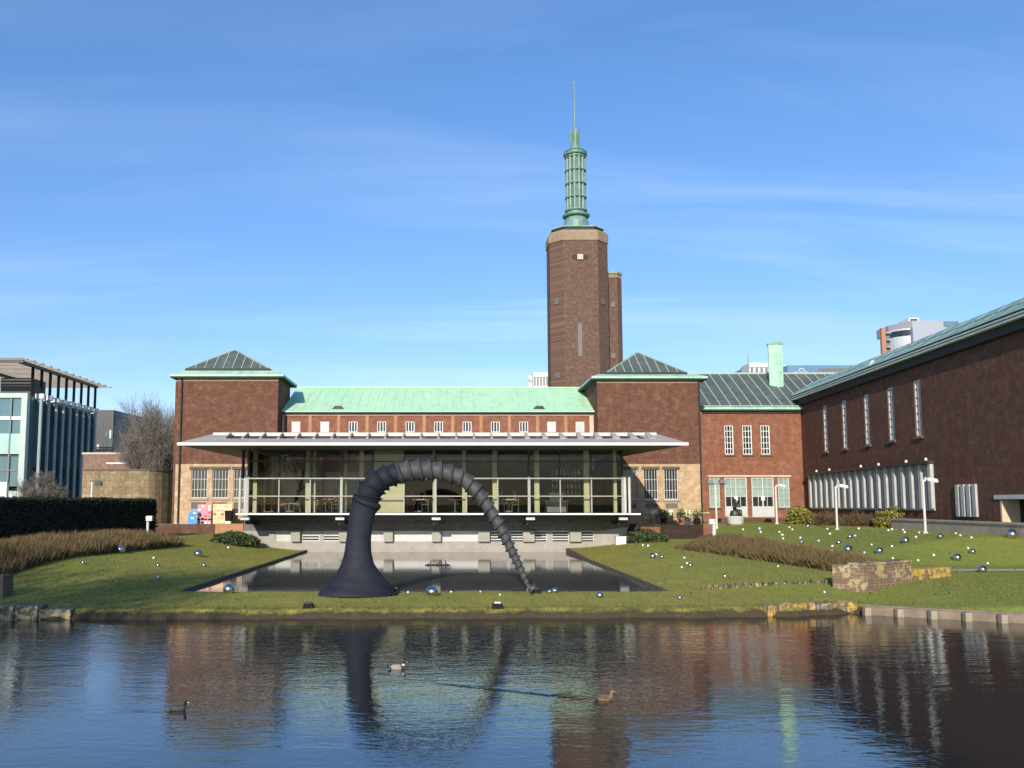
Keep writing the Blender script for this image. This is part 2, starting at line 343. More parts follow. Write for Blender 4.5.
def grass_mat():
    m, t, b = newmat('lawn_grass')
    g = t.nodes.new('ShaderNodeNewGeometry'); s = t.nodes.new('ShaderNodeSeparateXYZ'); t.links.new(g.outputs['Position'], s.inputs[0])
    P = g.outputs['Position']
    a = noise(t, P, .35, 4, .6); bq = noise(t, P, 2.2, 5, .65); f = noise(t, P, 22, 4, .7)
    mp = t.nodes.new('ShaderNodeMapping'); mp.inputs['Scale'].default_value = (.5, 2.2, 1); t.links.new(P, mp.inputs[0]); d = noise(t, mp.outputs[0], 1.1, 5, .65)
    col = mixc(t, rng_(t, a, .3, .7), (0.261, 0.264, 0.031), (0.363, 0.312, 0.041))
    gx = t.nodes.new('ShaderNodeMapRange'); gx.inputs[1].default_value = 8; gx.inputs[2].default_value = 14; t.links.new(s.outputs[0], gx.inputs[0])
    gy = t.nodes.new('ShaderNodeMath'); gy.operation = 'MULTIPLY'; t.links.new(gx.outputs[0], gy.inputs[0]); gy.inputs[1].default_value = .75
    col = mixc(t, gy.outputs[0], col, (0.171, 0.239, 0.031))          # the fresher turf of the upper bank
    col = mixc(t, rng_(t, bq, .45, .75, 0, .5), col, (0.171, 0.171, 0.024))
    col = mixc(t, rng_(t, d, .55, .78, 0, .7), col, (0.371, 0.281, 0.066))
    col = mixc(t, rng_(t, f, .35, .7, 0, .45), col, (0.110, 0.134, 0.017))
    dirt = noise(t, P, 1.6, 6, .7)
    ad = t.nodes.new('ShaderNodeMath'); ad.operation = 'MULTIPLY_ADD'; t.links.new(dirt, ad.inputs[0]); ad.inputs[1].default_value = -.34; t.links.new(s.outputs[2], ad.inputs[2])
    col = mixc(t, rng_(t, ad.outputs[0], -.05, .032, 1, 0), col, (.062, .048, .020))     # bare earth near the waterline
    worn = noise(t, P, .75, 5, .7); col = mixc(t, rng_(t, worn, .60, .72, 0, .55), col, (.20, .155, .070))       # worn, thin patches
    tuft = noise(t, P, 6.5, 3, .6); col = mixc(t, rng_(t, tuft, .56, .70, 0, .55), col, (.075, .105, .022))     # darker tufts
    col = mixc(t, 1.0, col, (1.22, 1.17, 1.75), 'MULTIPLY')
    t.links.new(col, b.inputs['Base Color']); b.inputs['Roughness'].default_value = .9; b.inputs['Specular IOR Level'].default_value = .15
    bp = nd(t, 'ShaderNodeBump', Strength=.8, Distance=.05); t.links.new(f, bp.inputs['Height']); t.links.new(bp.outputs[0], b.inputs['Normal'])
    return m
K['grass'] = grass_mat()
K['blade'] = M('grass_blades', (.215, .222, .058), (.14, .150, .040), .8, 1.2, fine=8)
K['blade_dry'] = M('dry_grass', (.115, .085, .042), (.075, .058, .028), .85, 3)

def seg_dist(t, P, p, q):        # distance from a point of the water to the segment p-q (for a duck's wake), by nodes
    d = Vector(q) - Vector(p); L = d.length; d.normalize()
    s = t.nodes.new('ShaderNodeVectorMath'); s.operation = 'SUBTRACT'; t.links.new(P, s.inputs[0]); s.inputs[1].default_value = p
    def dot(vec):
        n = t.nodes.new('ShaderNodeVectorMath'); n.operation = 'DOT_PRODUCT'; t.links.new(s.outputs[0], n.inputs[0]); n.inputs[1].default_value = vec; return n.outputs['Value']
    return dot(d), dot(Vector((-d.y, d.x, 0))), L
def water_mat(name, wakes=(), big=1.0, deep=(.017, .021, .020)):
    m, t, b = newmat(name)
    g = t.nodes.new('ShaderNodeNewGeometry'); P = g.outputs['Position']
    def mp(sx, sy, rz=0):
        q = t.nodes.new('ShaderNodeMapping'); q.inputs['Scale'].default_value = (sx, sy, 1); q.inputs['Rotation'].default_value = (0, 0, rz); t.links.new(P, q.inputs[0]); return q.outputs[0]
    a = noise(t, mp(.55, 1.5, R(8)), 1.5, 3, .5)
    c = noise(t, mp(1.0, 2.2, R(-14)), 4.2, 3, .55)
    e = noise(t, mp(1, 1.15, R(20)), 7.5, 3, .6)
    patch = noise(t, mp(.5, 1.0), .16, 2)
    s = t.nodes.new('ShaderNodeSeparateXYZ'); t.links.new(P, s.inputs[0])
    def mul(x, y):
        q = t.nodes.new('ShaderNodeMath'); q.operation = 'MULTIPLY'
        for i, w in enumerate((x, y)):
            if hasattr(w, 'links'): t.links.new(w, q.inputs[i])
            else: q.inputs[i].default_value = w
        return q.outputs[0]
    def add(x, y):
        q = t.nodes.new('ShaderNodeMath'); q.operation = 'ADD'; t.links.new(x, q.inputs[0]); t.links.new(y, q.inputs[1]); return q.outputs[0]
    wind = rng_(t, patch, .35, .65, .55, 1.35)
    left = rng_(t, s.outputs[0], -7, 3, 2.6, .6)                 # the breeze ruffles the left half more
    h = add(add(mul(a, .55 * big), mul(c, .30 * big)), mul(mul(e, .085 * big), left))
    h = mul(h, wind); near = rng_(t, s.outputs[1], 9, 17, .55, 1.15); h = mul(h, near)
    for p, q in wakes:
        u, v, L = seg_dist(t, P, p, q)
        va = t.nodes.new('ShaderNodeMath'); va.operation = 'ABSOLUTE'; t.links.new(v, va.inputs[0])
        prof = rng_(t, va.outputs[0], 0, .16, 1, 0); inn = mul(rng_(t, u, 0, .6), rng_(t, u, L - .05, L, 1, 0))
        h = add(h, mul(mul(prof, inn), -.28))
    bp = nd(t, 'ShaderNodeBump', Strength=1.0, Distance=.0145); t.links.new(h, bp.inputs['Height']); t.links.new(bp.outputs[0], b.inputs['Normal'])
    b.inputs['Base Color'].default_value = (*deep, 1); b.inputs['Roughness'].default_value = .035; b.inputs['IOR'].default_value = 2.0
    b.inputs['Specular IOR Level'].default_value = .5
    return m
m_, t_, b_ = newmat('mirror_steel'); b_.inputs['Base Color'].default_value = (.58, .575, .56, 1); b_.inputs['Metallic'].default_value = 1; b_.inputs['Roughness'].default_value = .19; K['mirror'] = m_
m_, t_, b_ = newmat('satin_steel_painted_glint'); b_.inputs['Base Color'].default_value = (.90, .89, .86, 1); b_.inputs['Metallic'].default_value = .45; b_.inputs['Roughness'].default_value = .35; K['satin'] = m_  # sun glint of the tiny balls is put into this near-white base colour
def clear_glass():
    m = bpy.data.materials.new('clear_glass'); m.use_nodes = True; t = m.node_tree; t.nodes.clear()
    o = t.nodes.new('ShaderNodeOutputMaterial'); tr = t.nodes.new('ShaderNodeBsdfTransparent'); gl = t.nodes.new('ShaderNodeBsdfGlossy'); mx = t.nodes.new('ShaderNodeMixShader'); fr = t.nodes.new('ShaderNodeFresnel')
    fr.inputs[0].default_value = 1.26; gl.inputs['Roughness'].default_value = .01; tr.inputs[0].default_value = (.90, .915, .89, 1)
    t.links.new(fr.outputs[0], mx.inputs[0]); t.links.new(tr.outputs[0], mx.inputs[1]); t.links.new(gl.outputs[0], mx.inputs[2]); t.links.new(mx.outputs[0], o.inputs[0])
    return m
K['clear'] = clear_glass()

# ------------------------------------------------------------------ terrain
PXL, PXR, PY0, PY1 = -8.25, 6.70, 25.7, 49.4           # the mirror pool
def bank_y(x): return np.interp(x, [-60, -11, 0, 8, 10.8, 14.0, 24, 60], [21.0, 21.3, 21.5, 21.75, 22.45, 20.7, 15.5, 15.5])
def hb(y): return 12.75 - (y - 28.3) * .0625 + 4.4 * ss(42, 47, y)
def hedge_x(y): return 12.75 - (y - 28.3) * .0625
def height(x, y):
    x = np.asarray(x, float); y = np.asarray(y, float)
    strip = .21 + .05 * ss(22, 24.5, y) + .015 * np.sin(x * 1.7) * np.sin(y * 1.3 + x * .4)
    left = .22 + .68 * ss(0, 6.5, PXL - x) * ss(23.5, 32, y) + .15 * ss(-12, -16, x)
    low = .22 + .38 * ss(0, 5, x - PXR) * ss(22.5, 27, y) + .12 * ss(40, 50, y)
    L_ = np.interp(y, [15, 21, 28, 50, 60], [.34, .38, .62, 1.5, 1.56]); T_ = np.interp(y, [28.9, 33.0], [.3, 1.62]); sx = ss(13.6, 20.6, x)
    up = L_ * (1 - sx) + np.maximum(L_, T_) * sx
    w = ss(-.5, 1.3, x - hb(y))
    right = low * (1 - w) + up * w
    z = np.where(x < PXL, left, np.where(x > PXR, right, strip))
    ins = np.minimum(np.minimum(x - PXL, PXR - x), np.minimum(y - PY0, PY1 - y))
    z = np.where((y > PY0) & (y < PY1), z * (1 - ss(0, .22, ins)) + (-.7) * ss(0, .22, ins), z)
    z = np.where((y >= PY1), np.where((x > PXL - 4) & (x < PXR + 4), np.minimum(z, .5), z), z)
    t = y - bank_y(x)
    wav = .08 * np.sin(x * 2.3) + .06 * np.sin(x * 5.1 + 1)
    z = -.75 + (z + .75) * ss(-.45, .42, t + wav)
    z = np.where(y < 3, -.75 + (1.15 + .75) * ss(2.6, .6, y), z)
    far = ss(56, 75, np.hypot(x * .9, y - 5))
    return z * (1 - far) + np.where(y < 3, z, np.maximum(z, .9)) * far
def gpt(u, v):                                  # where the line of sight of a pixel meets the ground
    a, b, c = ray(u, v)
    for d in np.arange(15, 75, .03):
        t = d / b
        if CZ + c * t <= float(height(a * t, d)): return Vector((a * t, d, float(height(a * t, d))))
    return at(u, v, 60)
def offpool(u, v, p):                          # a point that fell into the pool belongs on the strip in front of it
    if PXL < p[0] < PXR and PY0 - .3 < p[1] < PY1:
        x = ux(u, v, 25.3); return Vector((x, 25.3, float(height(x, 25.3))))
    return p
def gz(x, y): return float(height(x, y))
def line(a, b, st): return list(np.arange(a, b + 1e-6, st))
gx = sorted(set([-3500, -1500, -700, -300, -150, -90, -60] + line(-45, -20.5, .9) + line(-20, 26, .22) + line(26.5, 45, .9) + [60, 90, 150, 300, 700, 1500, 3500] + [PXL, PXL + .1, PXL + .22, PXR, PXR - .1, PXR - .22]))
gy = sorted(set([-3500, -1000, -300, -100, -40, -15, -5] + line(0, 3.2, .4) + line(4, 14, 1) + line(14.5, 52, .22) + line(52.5, 75, 1.2) + [90, 120, 200, 400, 800, 1800, 3800] + [PY0, PY0 + .1, PY0 + .22, PY1]))
GX, GY = np.meshgrid(np.array(gx), np.array(gy)); GZ = height(GX, GY)
nx_, ny_ = len(gx), len(gy); idx = np.arange(nx_ * ny_).reshape(ny_, nx_)
fq = np.stack([idx[:-1, :-1], idx[:-1, 1:], idx[1:, 1:], idx[1:, :-1]], -1).reshape(-1, 4)
o = npmesh('ground', np.stack([GX, GY, GZ], -1).reshape(-1, 3), fq, K['grass'], smooth=True); setp(o, kind='structure')

hen = at(604, 697, 12.6); 
def wpt(u, v):                                  # pixel -> the still water surface
    a, b, c = ray(u, v); t = -CZ / c; return Vector((a * t, b * t, 0))
HEN, DRAKE, COOT = wpt(604, 700), wpt(397, 669), wpt(178, 710)
K['water'] = water_mat('pond_water', [(tuple(wpt(428, 681)), tuple(HEN - Vector((.05, 0, 0)))), (tuple(COOT - Vector((1.1, 0, 0))), tuple(COOT))])
K['pool'] = water_mat('pool_water', (), .16, (.095, .094, .082))
o = npmesh('pond_water', [(-70, .2, 0), (70, .2, 0), (70, 24.6, 0), (-70, 24.6, 0)], [(0, 1, 2, 3)], K['water']); setp(o, kind='structure')
o = npmesh('pool_water', [(PXL, PY0, .145), (PXR, PY0, .145), (PXR, PY1, .145), (PXL, PY1, .145)], [(0, 1, 2, 3)], K['pool']); setp(o, kind='structure')
# stone kerb of the pool, at ground level along the two sides
for nm, xa, lab in (('pool_kerb', PXL, 'dark stone kerb along the left side of the mirror pool'), ('pool_kerb', PXR, 'dark stone kerb along the right side of the mirror pool')):
    b = MB(); s = -1 if xa < 0 else 1
    ys = np.arange(PY0 + .1, PY1 - .15, 1.2)
    for i, y in enumerate(ys):
        z = gz(xa + s * .10, y + .6) + .012; b.box(xa - s * .05, xa + s * .07, y + .006, min(y + 1.194, PY1 - .16), -.2, z)
    o = b.build(nm, K['dark_stone'], origin=(xa, (PY0 + PY1) / 2, 0)); setp(o, lab, 'kerb')

# ------------------------------------------------------------------ hip-roofed museum blocks
def seam_roof(parent, quad, n, name='roof', mat='slate', rib='rib', tilt=0):
    pass
def hip_block(name, label, cat, u0, u1, d, dd, v_bot, v_stone, v_eave, ev0, ev1, pyr, holes_px, base_z):
    x0, x1 = ux(u0, 440, d), ux(u1, 440, d); P = YP(d)
    zs, ze = vz(v_stone, d), vz(v_eave, d); yb = d + dd
    t = T(name, label, cat, ((x0 + x1) / 2, d, base_z))
    holes = [(ux(a, 485, d), ux(b, 485, d), vz(vb, d), vz(vt, d)) for a, b, vt, vb in holes_px]
    m = MB(); holed(m, P, x0, x1, base_z - .3, zs, holes, .22); m.build('stone_wall', K['sandstone'], t, fixn=False)
    m = MB(); m.add([(x0, d, zs), (x1, d, zs), (x1, d, ze), (x0, d, ze)], [(0, 1, 2, 3)])
    m.add([(x0, d, base_z - .3), (x0, yb, base_z - .3), (x0, yb, ze), (x0, d, ze)], [(0, 1, 2, 3)])
    m.add([(x1, d, base_z - .3), (x1, yb, base_z - .3), (x1, yb, ze), (x1, d, ze)], [(3, 2, 1, 0)])
    m.add([(x0, yb, base_z - .3), (x1, yb, base_z - .3), (x1, yb, ze), (x0, yb, ze)], [(3, 2, 1, 0)])
    m.add([(x0, d + .3, zs - 3), (x1, d + .3, zs - 3), (x1, d + .3, zs), (x0, d + .3, zs)], [(0, 1, 2, 3)])
    m.build('brick_wall', K['brick'], t, fixn=False)
    MB().box(x0 - .02, x1 + .02, d - .03, d - .002, ze - .20, ze - .04).build('cream_band', K['cream'], t)
    # eave: dark soffit, copper cornice that leans back, dark curb under the glazed pyramid
    ov = .42
    xa, xb = x0 - ov, x1 + ov; ya, yc = d - ov, yb + ov
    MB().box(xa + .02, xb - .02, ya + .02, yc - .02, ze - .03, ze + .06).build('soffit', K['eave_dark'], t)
    zc = ze + .14 + .0; zt = vz(pyr[2], d + .3)
    pxa, pxb = ux(pyr[0], pyr[2], d + .35), ux(pyr[1], pyr[2], d + .35)
    c = [(xa, ya), (xb, ya), (xb, yc), (xa, yc)]; ci = [(xa + .55, ya + .6), (xb - .55, ya + .6), (xb - .55, yc - .6), (xa + .55, yc - .6)]
    cm = MB(); cm.hexa(c, ze + .063, c, zc + .05); cm.hexa(c, zc + .053, ci, zt - .13); cm.build('cornice', K['copper_band'], t)
    pq = [(pxa, ya + .55), (pxb, ya + .55), (pxb, yc - .55), (pxa, yc - .55)]
    MB().hexa(pq, zt - .128, pq, zt).build('curb', K['eave_dark'], t)
    cx, cy = (pxa + pxb) / 2, (pq[0][1] + pq[2][1]) / 2
    za = vz(pyr[3], cy)
    q = [(pxa + .06, pq[0][1] + .06), (pxb - .06, pq[0][1] + .06), (pxb - .06, pq[2][1] - .06), (pxa + .06, pq[2][1] - .06)]
    roof = MB().add([(p[0], p[1], zt + .004) for p in q] + [(cx, cy, za)], [(0, 1, 4), (1, 2, 4), (2, 3, 4), (3, 0, 4), (3, 2, 1, 0)]).build('roof', K['slate'], t)
    rb = MB(); n = 9; hw = (q[1][0] - q[0][0]) / 2; hd = (q[2][1] - q[1][1]) / 2
    for k in range(1, n):
        s = -1 + 2 * k / n; f = 1 - abs(s)
        for sg in (1, -1):
            rb.bar((cx + s * hw, cy - sg * hd, zt + .03), (cx + s * hw, cy - sg * hd * (1 - f), zt + (za - zt) * f + .03), .055, .05)
    for k in range(1, 6):
        s = -1 + 2 * k / 6; f = 1 - abs(s)
        for sg in (1, -1): rb.bar((cx + sg * hw, cy + s * hd, zt + .03), (cx + sg * hw * (1 - f), cy + s * hd, zt + (za - zt) * f + .03), .055, .05)
    for p in q: rb.bar((p[0], p[1], zt + .03), (cx, cy, za + .03), .09, .07)
    rb.tube((cx, cy, za), (cx, cy, za + .28), .025, .012, 6)
    rb.build('glazing_bars', K['rib'], roof)
    for h, hp in zip(holes, holes_px):
        tall = (h[3] - h[2]) > 1
        if tall:
            window(t, P, *h, 5, (.30, .66), K['lightgrey'], K['glass_dark'], .14, .05, .03, 'window', K['grey_stone'])
            MB().pbox(P, h[0] - .12, h[1] + .12, .003, .07, h[3] + .01, h[3] + .19).build('lintel', K['dark_stone'], t)
        else:
            f = MB()
            for i in range(8): z = h[2] + (h[3] - h[2]) * (i + .5) / 8; f.pbox(P, h[0] + .01, h[1] - .01, -.15, -.06, z - .02, z + .012)
            f.build('vent_grille', K['steel_mid'], t); 
            MB().pbox(P, h[0], h[1], -.21, -.17, h[2], h[3]).build('vent_backing', K['black'], t)
    return t, x0, x1, ze
TZ = 1.62
WL = [(191, 207.2, 469.5, 498), (212, 228.3, 469.5, 498), (233.3, 249.5, 469.5, 498), (254.5, 270.5, 469.5, 498)]
hl, LX0, LX1, LZE = hip_block('museum_block', 'brick museum block with glazed pyramid roof left of the long green roof', 'building', 176.3, 277.2, 56, 4.2, 525, 464, 378, 170, 280, (186, 270.5, 368.8, 350), WL + [(a + 1, b - 1, 502.5, 509) for a, b, _, _ in WL], TZ)
WR = [(600.5, 614.5, 469.5, 499.5), (623, 637, 469.5, 499.5), (643.7, 658, 469.5, 499.5), (664.2, 678.2, 469.5, 499.5)]
hr, RX0, RX1, RZE = hip_block('museum_block', 'brick museum block with glazed pyramid roof at the foot of the tower', 'building', 598, 701.3, 56, 5.6, 525, 464, 380, 590, 702, (606, 686.5, 372.6, 352.5), WR + [(a + 1, b - 1, 503.5, 508.5) for a, b, _, _ in WR], TZ)
MB().tube((LX0 + .28, 55.93, TZ), (LX0 + .28, 55.93, LZE - .05), .06, n=8).build('drainpipe', K['eave_dark'], hl)
MB().tube((RX1 - .1, 55.9, TZ), (RX1 - .1, 55.9, RZE - .05), .06, n=8).build('drainpipe', K['eave_dark'], hr)
# set-back strip of wall at the left end
MB().box(LX0 - .55, LX0 - .004, 57.2, 60, TZ - .3, LZE - .05).build('side_wall', K['brick'], hl)

# ------------------------------------------------------------------ central gallery with the long copper roof
P = YP(57.5); d = 57.5
gx0, gx1 = LX1 + .004, RX0 - .004
gt = T('museum_gallery', 'long low brick gallery with pale green copper roof between the pyramid blocks', 'building', ((gx0 + gx1) / 2, d, TZ))
zE = vz(413.2, d)
us = [295.8, 324.6, 353, 381.5, 410, 438.5, 467, 495.3, 523.7, 551.6, 580]
holes = []
for u in us: x = ux(u, 427, d); holes.append((x - .30, x + .30, vz(432.2, d), vz(421.4, d)))
tall = [(ux(a, 480, d), ux(b, 480, d), TZ + .9, vz(472, d)) for a, b in ((283, 300), (304, 321), (325, 342), (346, 363))]
m = MB(); holed(m, P, gx0, gx1, TZ - .3, zE, holes + tall, .2); m.build('brick_wall', K['brick_bright'], gt, fixn=False)
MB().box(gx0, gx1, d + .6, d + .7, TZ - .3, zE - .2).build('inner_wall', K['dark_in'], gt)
for i, h in enumerate(holes):
    if i in (0, 1, 9, 10):
        MB().pbox(P, h[0], h[1], -.1, -.03, h[2], h[3]).build('shutter', K['lightgrey'], gt)
    else:
        window(gt, P, *h, 3, (), K['white'], K['glass_dark'], .10, .05, .05)
for h in tall: window(gt, P, *h, 6, (.33, .66), K['lightgrey'], K['blind'], .14, .05, .035)
for a, b in zip(us[:-1], us[1:]):
    x = ux((a + b) / 2, 425, d); MB().pbox(P, x - .11, x + .11, .002, .05, vz(438, d), zE - .02).build('pilaster', K['pil'], gt)
MB().box(gx0 + .02, gx0 + .16, d - .05, d - .002, TZ, zE).build('corner_trim', K['cream'], gt)
MB().box(gx1 - .3, gx1 - .02, d - .05, d - .002, TZ, zE).build('corner_trim', K['cream'], gt)
MB().box(gx0, gx1, d - .08, d - .003, zE - .17, zE - .05).build('cream_band', K['cream'], gt)
ye, yr = d - .35, d + 5.2
z0, z1 = vz(411.2, ye), vz(388, yr)
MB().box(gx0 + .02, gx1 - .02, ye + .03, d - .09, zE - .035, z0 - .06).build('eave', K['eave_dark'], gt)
rf = MB().add([(gx0, ye, z0 - .05), (gx1, ye, z0 - .05), (gx1, ye, z0), (gx0, ye, z0), (gx0, yr, z1), (gx1, yr, z1), (gx1, yr + 5, z0), (gx0, yr + 5, z0)], [(0, 1, 2, 3), (3, 2, 5, 4), (4, 5, 6, 7), (0, 3, 4, 7), (1, 6, 5, 2)]).build('roof', K['copper'], gt)
sm = MB(); n = 34
for k in range(n + 1):
    x = gx0 + .1 + (gx1 - gx0 - .2) * k / n; sm.bar((x, ye, z0 + .012), (x, yr, z1 + .012), .035, .02)
sm.bar((gx0, yr, z1 + .03), (gx1, yr, z1 + .03), .22, .07)
sm.build('roof_seams', K['copper'], rf)
for u in (338, 539):
    x = ux(u, 408, ye + .5); zz = z0 + (z1 - z0) * .10
    MB().hexa([(x - .42, ye + .42), (x + .42, ye + .42), (x + .3, ye + .8), (x - .3, ye + .8)], [zz - .03] * 4, [(x - .2, ye + .5), (x + .25, ye + .5), (x + .2, ye + .75), (x - .2, ye + .75)], zz + .19).build('roof_vent', K['steel_dark'], rf)

# ------------------------------------------------------------------ link building on the right
d = 60; P = YP(d); x0, x1 = ux(700, 450, d), ux(812, 450, d)
lk = T('museum_link', 'two-storey bright brick link with glazed roof and white garden doors', 'building', ((x0 + x1) / 2, d, TZ))
zE = vz(411.5, d)
tw = [(ux(a, 440, d), ux(b, 440, d), vz(454.5, d), vz(425.3, d)) for a, b in ((724.7, 733.4), (742.7, 752), (760.9, 769.9))]
sw = [(ux(a, 490, d), ux(b, 490, d), vz(507.5, d), vz(477.5, d)) for a, b in ((709.4, 719.8), (778.2, 789.6))]
dr = [(ux(a, 490, d), ux(b, 490, d), vz(517, d), vz(477.5, d)) for a, b in ((724.6, 747.2), (751.6, 774))]
m = MB(); holed(m, P, x0, x1, TZ - .3, zE, tw + sw + dr, .2)
m.add([(x0, d, TZ), (x0, d + 9, TZ), (x0, d + 9, zE), (x0, d, zE)], [(0, 1, 2, 3)])
m.build('brick_wall', K['brick_bright'], lk, fixn=False)
for h in tw: window(lk, P, *h, 3, (.2, .4, .6, .8), K['white'], K['glass_dark'], .1, .06, .04, 'window', K['dark_stone'])
for h in sw: window(lk, P, *h, 2, (.3, .62), K['lightgrey'], K['blind'], .1, .06, .04, 'window', K['dark_stone'])
for h in dr:
    f = MB(); a0, a1, zb, zt_ = h; c = (a0 + a1) / 2; w = .09
    f.pbox(P, a0, a0 + w, -.12, -.04, zb, zt_); f.pbox(P, a1 - w, a1, -.12, -.04, zb, zt_); f.pbox(P, a0 + w, a1 - w, -.12, -.04, zt_ - w, zt_)
    f.pbox(P, c - .05, c + .05, -.11, -.03, zb, zt_ - w); zk = zb + (zt_ - zb) * .27
    f.pbox(P, a0 + w, c - .05, -.115, -.045, zb, zk); f.pbox(P, c + .05, a1 - w, -.115, -.045, zb, zk)
    for q in ((.30, .5), (.7, .5)):
        x = a0 + (a1 - a0) * q[0]
        f.pbox(P, x - .02, x + .02, -.11, -.05, zk, zt_ - w)
    for q in (.52, .75): z = zb + (zt_ - zb) * q; f.pbox(P, a0 + w, a1 - w, -.108, -.055, z - .025, z + .025)
    dd_ = f.build('door', K['lightgrey'], lk)
    g = MB().pbox(P, a0 + .03, a1 - .03, -.17, -.125, zb + (zt_ - zb) * .5, zt_ - .03); g.build('blind', K['blind'], dd_)
    g = MB().pbox(P, a0 + .03, a1 - .03, -.17, -.125, zk, zb + (zt_ - zb) * .5 - .01); g.build('pane', K['glass_dark'], dd_)
    g = MB().pbox(P, c - .13, c + .13, -.03, -.015, zb + 1.15, zb + 1.45); g.build('notice', K['white'], dd_)
    g = MB().pbox(P, c + .07, c + .10, -.045, .02, zb + .95, zb + 1.1); g.build('handle', K['steel_dark'], dd_)
MB().pbox(P, sw[0][0] - .1, sw[1][1] + .1, .003, .09, vz(477, d), vz(475.2, d)).build('lintel', K['cream'], lk)
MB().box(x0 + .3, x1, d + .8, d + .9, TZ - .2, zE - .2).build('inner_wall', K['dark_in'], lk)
MB().pbox(P, dr[0][0] - .6, dr[1][1] + .5, .004, .95, TZ - .2, vz(518.2, d)).build('door_step', K['brick_low'], lk)
MB().pbox(P, x0, x1, .003, .06, zE - .14, zE - .02).build('cream_band', K['cream'], lk)
ya = d - .5
MB().box(x0 + .1, x1 + .5, ya + .04, d + .2, zE, zE + .1).build('soffit', K['eave_dark'], lk)
zg = vz(405.2, ya)
c_ = MB(); c_.box(x0 + .05, x1 + .6, ya, d + .3, zE + .104, zE + .26); c_.hexa([(x0 + .05, ya), (x1 + .6, ya), (x1 + .6, d + .3), (x0 + .05, d + .3)], zE + .30, [(x0 + .05, ya + .15), (x1 + .6, ya + .15), (x1 + .6, d + .3), (x0 + .05, d + .3)], zg)
c_.box(x0 + .1, x1 + .6, ya + .2, d + .25, zE + .262, zE + .298); c_.build('cornice', K['copper_band'], lk)
yr = d + 4.6; zr = vz(374.3, yr); x1r = x1 + 6
rf = MB().add([(x0, ya + .3, zg + .003), (x1r, ya + .3, zg + .003), (x1r, yr, zr), (x0, yr, zr), (x1r, yr + 5, zg), (x0, yr + 5, zg)], [(0, 1, 2, 3), (3, 2, 4, 5), (0, 3, 5), (1, 4, 2)]).build('roof', K['slate'], lk)
b = MB(); n = 19
for k in range(n + 1):
    x = x0 + (x1r - x0) * k / n; b.bar((x, ya + .3, zg + .04), (x, yr, zr + .04), .07, .05)
b.bar((x0, yr, zr + .06), (x1r, yr, zr + .06), .2, .14); b.build('glazing_bars', K['rib'], rf)
# copper flue
yc = d + 2.9; xc = ux(776, 380, yc); zc0 = zg + .8; zc1 = vz(345, yc)
hx = [(xc - .50, yc - .02), (xc + .02, yc - .38), (xc + .46, yc - .25), (xc + .46, yc + .3), (xc - .4, yc + .35)]
fl = MB().hexa(hx, zc0, hx, zc1).build('chimney', K['copper_band'], lk)
hc = [((p[0] - xc) * 1.12 + xc, (p[1] - yc) * 1.2 + yc) for p in hx]
MB().hexa(hc, zc1 + .003, hc, zc1 + .16).build('chimney_cap', K['copper_dark'], fl)
# ------------------------------------------------------------------ right wing, seen at a slant
WP = Plane(20.88, 0, .0669, .99776, -.99776, .0669)
def wa(u, v=440):
    a, b, c = ray(u, v); y = 20.88 / (a / b - .06705); return y / .99776
def wz(u, v): a = wa(u, v) * .99776; return at(u, v, a)[2]
K['gutter'] = M('pale_gutter', (.50, .56, .48), (.40, .46, .40), .55, 2)
wg = T('museum_wing', 'long dark brown brick museum wing with slit windows along the right side', 'building', (*WP.pt(40), 1.4))
A0, A1, ZW, ZG = 14.0, 61.6, 9.84, 9.66
slits = []
for u, vt, vb in ((826, 405.3, 451.7), (845.3, 399.7, 448.7), (868, 393.6, 445), (892.3, 386.6, 440.7), (919.5, 379, 436.5)):
    a = wa(u); slits.append((a - .36, a + .36, wz(u, vb), wz(u, vt)))
gl = (wa(931), wa(809.5), 2.58, 4.86)
sg = (wa(974), wa(954.5), wz(964, 516.5), wz(964, 484.5))
en = (27.0, wa(996), 1.2, wz(1000, 498.5) - .05)
m = MB(); holed(m, WP, A0, A1, .9, ZW, slits + [gl, sg, en], .3)
q = [WP.pt(A1, 0), WP.pt(A1, -14), WP.pt(A0, -14), WP.pt(A0, 0)]
m.add([(*q[0], .9), (*q[1], .9), (*q[1], ZW), (*q[0], ZW)], [(0, 1, 2, 3)]); m.add([(*q[2], .9), (*q[3], .9), (*q[3], ZW), (*q[2], ZW)], [(0, 1, 2, 3)]); m.add([(*q[1], .9), (*q[2], .9), (*q[2], ZW), (*q[1], ZW)], [(0, 1, 2, 3)])
m.build('brick_wall', K['brick_wing'], wg, fixn=False)
MB().pbox(WP, A0 + .3, A1 - .3, -.9, -.75, .9, ZW - .1).build('inner_wall', K['dark_in'], wg)
for h in slits:
    fr = window(wg, WP, *h, 2, (.14, .28, .42, .56, .70, .85), K['lightgrey'], K['blind_grey'], .1, .09, .06, 'window', K['dark_stone'])
